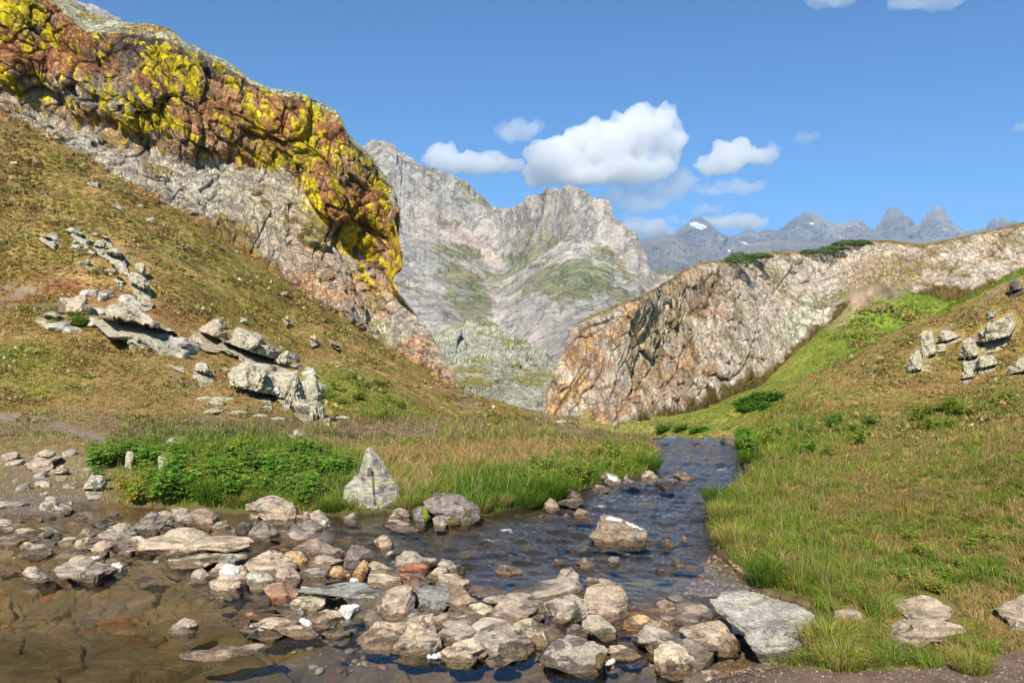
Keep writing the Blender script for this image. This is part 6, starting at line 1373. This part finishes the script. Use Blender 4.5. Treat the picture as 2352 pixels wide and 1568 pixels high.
# ---- tussocks one can tell apart
def tussock(n, rad, hh, cols, seed, w=.005, lean=.9):
    r = np.random.default_rng(seed); a = r.uniform(0, 6.283, n); d = rad * np.sqrt(r.random(n)) * .55
    pts = np.stack([np.cos(a) * d, np.sin(a) * d, -.01 + 0 * a], 1)
    pal = np.array([PAL[c] for c in cols]); col = pal[r.integers(0, len(cols), n)] * r.uniform(.6, 1.25, (n, 1))
    return blades('grass_tussock', pts, hh * r.uniform(.5, 1.1, n), w * r.uniform(.6, 1.3, n), np.clip(col, .01, .8), lean * (.25 + .9 * d / rad / .55) * r.uniform(.6, 1.2, n), seed + 1, .75, lean_dir=a + r.normal(0, .35, n))
TUS = [tussock(900, .30, .30, ['lush', 'green', 'green', 'dark'], 41), tussock(800, .28, .26, ['green', 'yg', 'straw'], 42), tussock(800, .30, .24, ['dark', 'lush', 'green'], 43), tussock(700, .26, .22, ['tan', 'green', 'olive', 'straw'], 44)]
for m in TUS: m.materials.append(BLADE)
def put(name, me, u, v, s, label, cat, group=None, dz=0.0, rot=None, Y=None):
    h = hit(u, v) if Y is None else P(u, v, Y)
    z = float(H([h[0]], [h[1]])[0])
    o = bpy.data.objects.new(name, me); COL.objects.link(o); o.location = (h[0], h[1], z + dz); o.scale = (s,) * 3
    o.rotation_euler = (0, 0, random.uniform(0, 6.28) if rot is None else rot)
    tag(o, label, cat, group)
    return o
for u, v, s, k, lab in [
 (500,1150,1.15,0,'green tussock hanging over the brown streaked stone'),(545,1158,.8,1,'smaller tussock trailing dry blades beside the hanging one'),(1000,1140,.85,1,'tussock capping the brown mossy boulder'),(1770,1335,.85,2,'compact dark green tussock on the right gravel edge'),
 (1905,1490,.78,1,'arching bright tussock at the right of the biggest boulder'),(1935,1530,.62,1,'low splayed tussock at the edge of the brown path'),(1265,1140,.95,0,'thick green tussock leaning over the channel, left bank'),(1215,1158,.8,2,'green tussock left of the thick leaning one'),
 (1150,1160,.7,3,'blue green tussock at the mossy rocks'),(1105,1172,.6,3,'small tussock with brown roots right of the mossy boulder'),(1395,1105,.55,2,'small bluish tussock behind the white rimmed stone'),(1490,1075,.8,0,'tussock at the far point of the left bank'),
 (760,1172,.55,0,'small tussock left of the split pointed boulder'),(945,1170,.8,1,'loose tussock right of the split pointed boulder'),(985,1165,.6,2,'tuft between split boulder and mossy boulder'),(1715,1030,.9,2,'dark tussock at the far right bend of the stream'),(1725,1060,.9,2,'dark overhanging tussock just below the far bend'),
 (1470,1352,.38,3,'little sedge tuft growing on the stone bar'),(1960,1450,.5,3,'straw coloured tuft between the stepping slabs'),(2230,1540,.5,1,'low tuft at the right end of the path edge'),(1665,1190,.8,1,'tussock bulging over the water, right bank'),(1650,1150,.85,2,'tussock on the right bank opposite the mid stream boulder'),(1690,1250,.8,1,'pale tussock on the right bank above the gravel'),
 (1430,862,2.2,2,'none')][:-1]:
    put('grass_tussock', TUS[k], u, v, s, lab, 'grass tussock')

# ---- leafy herbs
def herb(seed, n_stem, hh, leaf, cols, palm=5, spread=.16):
    r = np.random.default_rng(seed); V, Fc, Cc = [], [], []; off = 0
    pal = [PAL.get(c, c) if isinstance(c, str) else c for c in cols]
    for s in range(n_stem):
        a = r.uniform(0, 6.28); d = spread * math.sqrt(r.random()); base = np.array([math.cos(a) * d * .4, math.sin(a) * d * .4, 0]); top = np.array([math.cos(a) * d, math.sin(a) * d, hh * r.uniform(.5, 1)])
        w = .002
        V.append(np.array([base + [w, 0, 0], base - [w, 0, 0], top])); Fc.append(np.array([[0, 1, 2]]) + off); off += 3; Cc.append(np.repeat((pal[0] * .8)[None], 3, 0))
        for lv in range(3):
            c0 = base + (top - base) * (.45 + .27 * lv); rot0 = r.uniform(0, 6.28); colr = pal[int(r.integers(len(pal)))] * r.uniform(.7, 1.3)
            for k in range(palm):
                th = rot0 + k * 6.283 / palm + r.normal() * .15; L = leaf * r.uniform(.7, 1.15) * (1 - .15 * lv); dr = np.array([math.cos(th), math.sin(th), r.uniform(-.25, .35)]); sdv = np.array([-math.sin(th), math.cos(th), 0]) * L * .27
                q = np.array([c0, c0 + dr * L * .35 + sdv * .8, c0 + dr * L * .7 + sdv, c0 + dr * L + [0, 0, -L * .2], c0 + dr * L * .7 - sdv, c0 + dr * L * .35 - sdv * .8, c0 + dr * L * .55 + [0, 0, -L * .08]])
                V.append(q); Fc.append(np.array([[0, 1, 6], [1, 2, 6], [2, 3, 6], [3, 4, 6], [4, 5, 6], [5, 0, 6]]) + off); off += 7; Cc.append(np.repeat(np.clip(colr, .01, .6)[None], 7, 0))
    me = mesh_np('leafy_herb', np.concatenate(V), np.concatenate(Fc), np.concatenate(Cc), shade=False); me.materials.append(LEAF); return me
HG = C3(.12,.25,.026); HG2 = C3(.18,.32,.035); HY = C3(.34,.34,.035); HO = C3(.42,.20,.03)
HERB = [herb(61, 22, .30, .065, [HG, HG, HG2]), herb(62, 20, .26, .075, [HG, HG2, HG2]), herb(63, 18, .30, .06, [HG, HG2, HY]), herb(64, 16, .22, .055, [HG2, HY, HY, HO])]
DOCK = [herb(65, 16, .26, .16, [C3(.07,.20,.02), C3(.10,.24,.03)], 4, .3), herb(66, 14, .24, .15, [C3(.08,.19,.02), HG2], 4, .3)]
r_ = np.random.default_rng(77)
def herbs(n, cu, cv, ru, rv, rot, lab, grp, kinds, smin, smax, name='leafy_herb', cat='herb', src=None):
    a = math.radians(rot); k = 0
    while k < n:
        x, y = r_.uniform(-1, 1, 2)
        if x * x + y * y > 1: continue
        u = cu + x * ru * math.cos(a) - y * rv * math.sin(a); v = cv + x * ru * math.sin(a) + y * rv * math.cos(a)
        h = hit(u, v)
        if sdist(np.array([h[0]]), np.array([h[1]]))[0] < .02 and h[1] < 15.5: k += .2; continue
        put(name, (src or HERB)[kinds[int(r_.integers(len(kinds)))]], u, v, r_.uniform(smin, smax), lab, cat, grp); k += 1
herbs(56, 420, 1095, 230, 72, 4, 'bright green herb with palmate leaves in the bank bed left of the split boulder', 'leafy herbs in the bed left of the split boulder', [0, 1, 2, 3, 0], .55, 1.3)
herbs(28, 700, 1100, 90, 60, 0, 'bright leafy herb crowding the bank just left of the split pointed boulder', 'herbs beside the split boulder', [0, 1], .7, 1.1)
herbs(26, 1330, 1080, 150, 38, -12, 'yellow green herb on the left bank near the white patched stone', 'herbs near the white patched stone', [2, 3], .6, 1.0)
herbs(10, 1700, 1050, 30, 45, 0, 'dark green herb hanging at the right bank bend', 'herbs at the right bank bend', [0, 2], .8, 1.2)
herbs(16, 1880, 1010, 150, 40, -6, 'green herb scattered in the grass above the right bank', 'herbs above the right bank', [0, 2], .6, 1.0)
herbs(16, 2140, 1290, 230, 100, 0, 'green and yellow herb in the grass above the stepping slabs', 'herbs above the stepping slabs', [2, 3, 3], .3, .55)
herbs(12, 2180, 955, 140, 26, -14, 'broad leaved herb low on the right hillside below the crag', 'herbs below the right crag', [2, 3], .7, 1.2)
herbs(22, 820, 915, 110, 45, 15, 'yellowing herb on the hillside right of the lower crag', 'herbs right of the lower crag', [2, 3], .8, 1.3)
herbs(9, 150, 745, 70, 12, 8, 'small cushion of bilberry at the foot of the middle crag', 'cushions at the foot of the middle crag', [2, 3], 1.0, 1.5, 'low_shrub', 'shrub')
herbs(30, 1742, 922, 54, 16, -10, 'dark green broad leaved dock in the patch on the far meadow', 'docks of the dark patch on the far meadow', [0, 1], .55, .9, 'dock_plant', 'herb', DOCK)
herbs(8, 1560, 992, 60, 5, 0, 'broad leaved plant in the meadow just beyond the stream lip', 'plants beyond the stream lip', [0, 1], .6, 1.0, 'dock_plant', 'herb', DOCK)

# ---- dwarf heath on the brown slopes: a ground cover of small dark cushions
def heath():
    r = np.random.default_rng(99); V, Cc = [], []
    for (n, ulo, uhi, vlo, vhi, dens) in ((900, -60, 1150, 280, 975, 60), (300, 1880, 2352, 700, 1010, 60)):
        uu = r.uniform(ulo, uhi, n * 3); vv = r.uniform(vlo, vhi, n * 3); cnt = 0
        pts = []
        m = fbm(np.stack([uu / 60, vv / 35, 0 * uu], 1), 3, 151)
        for u, v in zip(uu[m > .02], vv[m > .02]):
            if cnt >= n: break
            if any(sdist(np.array([u]), np.array([v]), s)[0] < 5 for s in SLABS if abs(s[:, 0].mean() - u) < 160 and abs(s[:, 1].mean() - v) < 110): continue
            p = hit(u, v, 8)
            if p[1] > 90: continue
            pts.append(p); cnt += 1
        pts = np.array(pts); z = H(pts[:, 0], pts[:, 1]); k = 26
        rad = r.uniform(.10, .34, len(pts)) * np.clip(pts[:, 1] / 24, .6, 2.2); hh = rad * r.uniform(.2, .42, len(pts))
        a = r.uniform(0, 6.283, (len(pts), k)); d = np.sqrt(r.random((len(pts), k))); 
        x = pts[:, 0:1] + rad[:, None] * d * np.cos(a) * 1.4; y = pts[:, 1:2] + rad[:, None] * d * np.sin(a); zz = z[:, None] + hh[:, None] * (1 - d * d) * r.uniform(.5, 1.1, a.shape)
        c = np.stack([x, y, zz], -1).reshape(-1, 3); s = np.repeat(rad * .34, k)[:, None]
        t1 = r.normal(size=c.shape); t1[:, 2] *= .5; t1 /= np.linalg.norm(t1, axis=1, keepdims=True); t2 = r.normal(size=c.shape); t2[:, 2] = np.abs(t2[:, 2]); t2 /= np.linalg.norm(t2, axis=1, keepdims=True)
        V.append(np.stack([c - t1 * s * .5, c + t1 * s * .5, c + t2 * s], 1).reshape(-1, 3))
        pal = np.array([C3(.20,.19,.045), C3(.26,.17,.06), C3(.24,.22,.05), C3(.32,.21,.08), C3(.24,.26,.05)])
        pc = pal[r.integers(0, 5, len(pts))] * r.uniform(.7, 1.3, (len(pts), 1)); Cc.append(np.repeat(np.repeat(pc, k, 0) * r.uniform(.6, 1.4, (len(c), 1)), 3, 0))
    V = np.concatenate(V); me = mesh_np('undergrowth', V, np.arange(len(V)).reshape(-1, 3), np.concatenate(Cc), shade=False)
    o = link('undergrowth', me, LEAF, kind='stuff'); tag(o, 'low dark heath and bilberry cushions on the brown slopes', 'undergrowth', kind='stuff')
heath()

# ---- umbels by the herb bed
def umbel(seed):
    r = np.random.default_rng(seed); t = np.linspace(0, 6.283, 7)[:-1]
    ring = np.stack([np.cos(t), np.sin(t), 0 * t], 1)
    st = np.concatenate([ring * .006, ring * .003 + [0.03, 0, .52]]); f = np.array([[k, (k + 1) % 6, 6 + (k + 1) % 6, 6 + k] for k in range(6)])
    stem = mesh_np('stem', st, f, np.repeat(C3(.22,.27,.08)[None], 12, 0)); stem.materials.append(LEAF)
    V, Fc = [], []; off = 0
    for k in range(110):
        a = r.uniform(0, 6.28); d = .15 * math.sqrt(r.random()); c = np.array([math.cos(a) * d + .03, math.sin(a) * d, .53 - d * d * 1.6 + r.normal() * .004])
        p, fc = ICO[2]; s = r.uniform(.009, .018); V.append(p * [s, s, s * .5] + c); Fc.append(fc + off); off += len(p)
    head = mesh_np('flower_head', np.concatenate(V), np.concatenate(Fc), np.repeat(C3(.62,.64,.48)[None], off, 0)); head.materials.append(LEAF)
    return stem, head
UM = [umbel(91), umbel(92)]
for u, v, s, lab in [(470,990,1.0,'leftmost white umbel standing above the herb bed'),(508,994,1.05,'tallest white umbel above the herb bed'),(490,1008,.85,'white umbel drooping between the two tall ones'),(545,1004,.8,'white umbel in the middle of the herb bed rim'),(600,1010,.75,'white umbel above the grey half buried stone'),(640,1015,.7,'small greenish umbel near the low end of the crag'),(790,1012,.7,'white umbel above and left of the split pointed boulder'),(1290,1010,.6,'white umbel on the meadow left of the stream lip')]:
    e = put('umbel_plant', None, u, v, s, lab, 'wild flower', 'white umbels along the left bank')
    for me, nm in zip(UM[int(s * 20) % 2], ('stem', 'flower_head')): link(nm, me, None, e)

# ---- juniper on the right cliff
def shrub(dims, seed, n=2600):
    r = np.random.default_rng(seed); d = r.normal(size=(n, 3)); d /= np.linalg.norm(d, axis=1, keepdims=True); d[:, 2] = np.abs(d[:, 2])
    rad = 1 + .28 * fbm(d * 2.6 + seed, 3, 8); p = d * (rad * r.uniform(.55, 1, n) ** .5)[:, None] * np.array(dims)
    s = .09; V, Fc = [], []
    t1 = r.normal(size=(n, 3)); t1 /= np.linalg.norm(t1, axis=1, keepdims=True); t2 = np.cross(t1, d); t2 /= np.linalg.norm(t2, axis=1, keepdims=True) + 1e-9
    V = np.stack([p - t1 * s * .5, p + t2 * s * .6, p + t1 * s * .5 + d * s * .3], 1).reshape(-1, 3); Fc = np.arange(n * 3).reshape(-1, 3)
    c = np.repeat((C3(.07,.13,.025) * r.uniform(.5, 1.5, (n, 1)))[:, None, :], 3, 1).reshape(-1, 3)
    me = mesh_np('foliage', V, Fc, c, shade=False)
    st = []; sf = []; off = 0
    for k in range(7):
        a = r.uniform(0, 6.28); e = np.array([math.cos(a) * dims[0] * .7, math.sin(a) * dims[1] * .7, dims[2] * .6]); w = np.array([-math.sin(a), math.cos(a), 0]) * .04
        st += [w, -w, [0, 0, .05], e]; sf += [[off, off + 1, off + 3], [off + 1, off + 2, off + 3], [off + 2, off, off + 3]]; off += 4
    return me, mesh_np('stem', np.array(st, float), np.array(sf), np.repeat(C3(.10,.07,.05)[None], off, 0))
for u, v, Y, dims, lab in [(1700,604,59,(1.15,.9,.75),'round dark juniper at the left shoulder of the right cliff'),(1745,592,62.5,(.9,.8,.35),'low juniper spreading right from the round one'),(1880,580,69.5,(1.6,.9,.28),'flat dark green juniper on the middle of the cliff top'),(1950,563,71.5,(1.5,.9,.42),'thicker bright juniper right of the flat one on the cliff top'),(1915,573,70.5,(1.2,.8,.3),'small juniper joining the flat and the thicker one'),(1975,560,72,(1.0,.8,.3),'last juniper before the saddle of the right cliff')]:
    fm, sm = shrub(dims, int(u)); e = bpy.data.objects.new('juniper', None); COL.objects.link(e); e.location = P(u, v, Y); tag(e, lab, 'shrub', 'junipers on the right cliff')
    link('foliage', fm, LEAF, e); link('stem', sm, LEAF, e)
# ------------------------------------------------------------------ clouds, far beyond the air box
def cloud_mat(name, dens):
    m, nt = newmat(name); tc = nd(nt, 'ShaderNodeTexCoord').outputs['Object']
    pv = nd(nt, 'ShaderNodeVolumePrincipled'); pv.inputs['Color'].default_value = (1, 1, 1, 1); pv.inputs['Anisotropy'].default_value = .1; pv.inputs['Density'].default_value = dens
    o = nd(nt, 'ShaderNodeOutputMaterial'); lk(nt, pv.outputs[0], o.inputs['Volume']); m.cycles.homogeneous_volume = True
    return m
THICK = cloud_mat('cloud_thick', .0058); THIN = cloud_mat('cloud_thin', .0017)
def cloud(puffs, Y, label, mat, seed, vox=45, amp=1.0):
    bm = bmesh.new()
    cx = sum(p[0] for p in puffs) / len(puffs); cv = sum(p[1] for p in puffs) / len(puffs); org = P(cx, cv, Y)
    r = np.random.default_rng(seed)
    for (u, v, ru, rv) in puffs:
        n = 5 if ru > 40 else 3
        for k in range(n):
            a = r.uniform(0, 6.28); q = 0 if k == 0 else .55
            uu = u + math.cos(a) * ru * q; vv = v + math.sin(a) * rv * q * (.9 if math.sin(a) < 0 else .45); s = 1 if k == 0 else r.uniform(.4, .62)
            c = P(uu, vv, Y + r.normal() * ru * 2) - org; R = np.array([ru, (ru + rv) * .55, rv]) * s * Y / F
            m = bmesh.ops.create_icosphere(bm, subdivisions=3, radius=1)
            for x in m['verts']: x.co = Vector((x.co.x * R[0] + c[0], x.co.y * R[1] + c[1], x.co.z * R[2] + c[2]))
    me = bpy.data.meshes.new('tmp'); bm.to_mesh(me); bm.free()
    o = bpy.data.objects.new('tmp', me); COL.objects.link(o); md = o.modifiers.new('r', 'REMESH'); md.mode = 'VOXEL'; md.voxel_size = vox
    dg = bpy.context.evaluated_depsgraph_get(); m2 = bpy.data.meshes.new_from_object(o.evaluated_get(dg)); bpy.data.objects.remove(o); bpy.data.meshes.remove(me)
    n = len(m2.vertices); a = np.empty(n * 3, np.float32); m2.vertices.foreach_get('co', a); V = a.reshape(-1, 3).astype(float); b = np.empty(n * 3, np.float32); m2.vertices.foreach_get('normal', b); Nn = b.reshape(-1, 3)
    big = (1 - np.abs(fbm(V / 420 + seed, 3, 11)) * 2) * 90 + fbm(V / 170 + seed, 4, 12, .62) * 230 - 40
    big *= np.where(Nn[:, 2] < -.35, .45, 1.0) * amp
    V = V + Nn * big[:, None]
    m2.vertices.foreach_set('co', V.astype(np.float32).ravel()); m2.update()
    o = bpy.data.objects.new('tmp', m2); COL.objects.link(o); md = o.modifiers.new('r', 'REMESH'); md.mode = 'VOXEL'; md.voxel_size = vox * .62
    m3 = bpy.data.meshes.new_from_object(o.evaluated_get(bpy.context.evaluated_depsgraph_get())); bpy.data.objects.remove(o); bpy.data.meshes.remove(m2); m2 = m3; m2.name = 'cloud'
    ob = link('cloud', m2, mat); ob.location = org; tag(ob, label, 'cloud'); return ob
cloud([(1240,395,45,26),(1300,365,80,44),(1400,340,100,62),(1470,300,66,48),(1520,285,42,38),(1535,340,36,42),(1330,402,110,22),(1450,392,90,30),(1250,412,50,16)], 12500, 'largest white cumulus with a grey flat base above the central peak', THICK, 1)
cloud([(1015,368,42,28),(1060,380,46,22),(1110,382,40,18),(1155,378,44,20)], 12300, 'white cloud low at the left behind the pale mountain shoulder', THICK, 2)
cloud([(1195,300,46,20),(1222,292,26,14),(1168,318,20,9)], 12000, 'small ragged cloud left above the largest cumulus', THIN, 3, 38)
cloud([(1655,378,52,22),(1685,355,42,26),(1745,362,34,14),(1625,388,26,10)], 12500, 'white cumulus right of the largest one', THICK, 4, 38)
cloud([(1640,436,46,12),(1700,432,52,13),(1745,428,18,12)], 12200, 'thin cloud band below the right cumulus', THIN, 5, 38)
cloud([(1400,475,44,20),(1450,452,70,30),(1520,438,58,26),(1570,425,36,16),(1480,470,60,14)], 12700, 'cloud right of the central peak below the largest cumulus', THIN, 6, 40)
cloud([(1620,478,38,12),(1600,488,24,8)], 12100, 'small oval cloud above the snowy peak', THIN, 7, 36)
cloud([(1470,525,50,16),(1520,530,36,12),(1420,520,30,10)], 12900, 'bank of cloud low behind the snowy peak, left of it', THICK, 8, 38)
cloud([(1680,512,56,15),(1730,515,36,11),(1640,505,24,9)], 12900, 'bank of cloud low behind the ridge right of the snowy peak', THICK, 9, 38)
cloud([(1855,316,28,11),(1838,324,18,7)], 12000, 'tiny lone cloud on the right', THIN, 10, 32)
cloud([(2080,4,44,15),(2125,8,48,16),(2170,0,40,14)], 11500, 'faint cloud cut by the top edge at the right', THIN, 11, 36)
cloud([(1900,2,48,10),(1940,4,30,9)], 11500, 'faint cloud cut by the top edge, left of its pair', THIN, 12, 34)
cloud([(2345,292,22,9)], 11800, 'wisp of cloud at the right edge', THIN, 13, 32)
cloud([(1360,470,40,5),(1300,456,28,4),(1560,400,30,5),(1590,410,34,6),(1640,396,20,4)], 12600, 'thin veil linking the largest cumulus and the cloud at its right', THIN, 14, 30)
cloud([(1760,350,26,5),(1790,343,20,4)], 12400, 'thin tail trailing right of the right cumulus', THIN, 15, 28)
cloud([(1540,505,30,5),(1580,512,24,4),(1420,505,26,5)], 12500, 'thin streak above the snowy peak at its left', THIN, 16, 28)
# ------------------------------------------------------------------ camera, sun, sky, air
cam = bpy.data.cameras.new('camera'); co = bpy.data.objects.new('camera', cam); COL.objects.link(co)
co.location = (0, 0, CH); co.rotation_euler = (math.radians(90), 0, 0)
cam.sensor_width = 36; cam.lens = 36 * F / 2352; cam.clip_start = .05; cam.clip_end = 40000
SC.camera = co
AZ, EL = math.radians(SUN_AZ), math.radians(SUN_EL)   # the sun stands behind the viewer, a little to the left
sd_ = Vector((math.sin(AZ) * math.cos(EL), math.cos(AZ) * math.cos(EL), math.sin(EL)))
sun = bpy.data.lights.new('sun', 'SUN'); so = bpy.data.objects.new('sun', sun); COL.objects.link(so)
sun.energy = 5.0; sun.angle = math.radians(.53); sun.color = (1, .93, .80)
so.rotation_euler = sd_.to_track_quat('Z', 'Y').to_euler()
w = bpy.data.worlds.new('World'); SC.world = w; w.use_nodes = True
nt = w.node_tree; nt.nodes.clear()
sky = nd(nt, 'ShaderNodeTexSky', sky_type='NISHITA'); sky.sun_disc = False; sky.sun_elevation = EL; sky.sun_rotation = AZ
sky.altitude = 2400; sky.air_density = 1.0; sky.dust_density = .1; sky.ozone_density = 4.5
bg = nd(nt, 'ShaderNodeBackground'); bg.inputs[1].default_value = .088; lk(nt, mixc(nt, 1.0, sky.outputs[0], (.36, .77, 1.03), 'MULTIPLY'), bg.inputs[0])
ow = nd(nt, 'ShaderNodeOutputWorld'); lk(nt, bg.outputs[0], ow.inputs[0])
# the air: one closed box round everything but the clouds
def build_haze():
    x0, x1, y0, y1, zl, zh = -6400, 6400, -60, 9700, -60, 1480
    v = [(x, y, z) for z in (zl, zh) for y in (y0, y1) for x in (x0, x1)]
    f = [(0, 2, 3, 1), (4, 5, 7, 6), (0, 1, 5, 4), (2, 6, 7, 3), (0, 4, 6, 2), (1, 3, 7, 5)]
    me = mesh_np('haze', v, f, shade=False)
    m, nt = newmat('air'); pv = nd(nt, 'ShaderNodeVolumePrincipled'); pv.inputs['Color'].default_value = (.50, .72, 1, 1); pv.inputs['Density'].default_value = HAZE; pv.inputs['Anisotropy'].default_value = 0.0
    o = nd(nt, 'ShaderNodeOutputMaterial'); lk(nt, pv.outputs[0], o.inputs['Volume'])
    m.cycles.homogeneous_volume = True
    link('haze', me, m, kind='stuff')
build_haze()
SC.render.engine = 'CYCLES'
SC.cycles.use_denoising = True; SC.cycles.max_bounces = 10; SC.cycles.diffuse_bounces = 3; SC.cycles.glossy_bounces = 3; SC.cycles.transmission_bounces = 4; SC.cycles.transparent_max_bounces = 12; SC.cycles.volume_bounces = 9
SC.cycles.use_adaptive_sampling = True; SC.cycles.adaptive_threshold = .012
SC.view_settings.view_transform = 'Standard'; SC.view_settings.look = 'None'; SC.view_settings.exposure = EXPO; SC.view_settings.gamma = 1
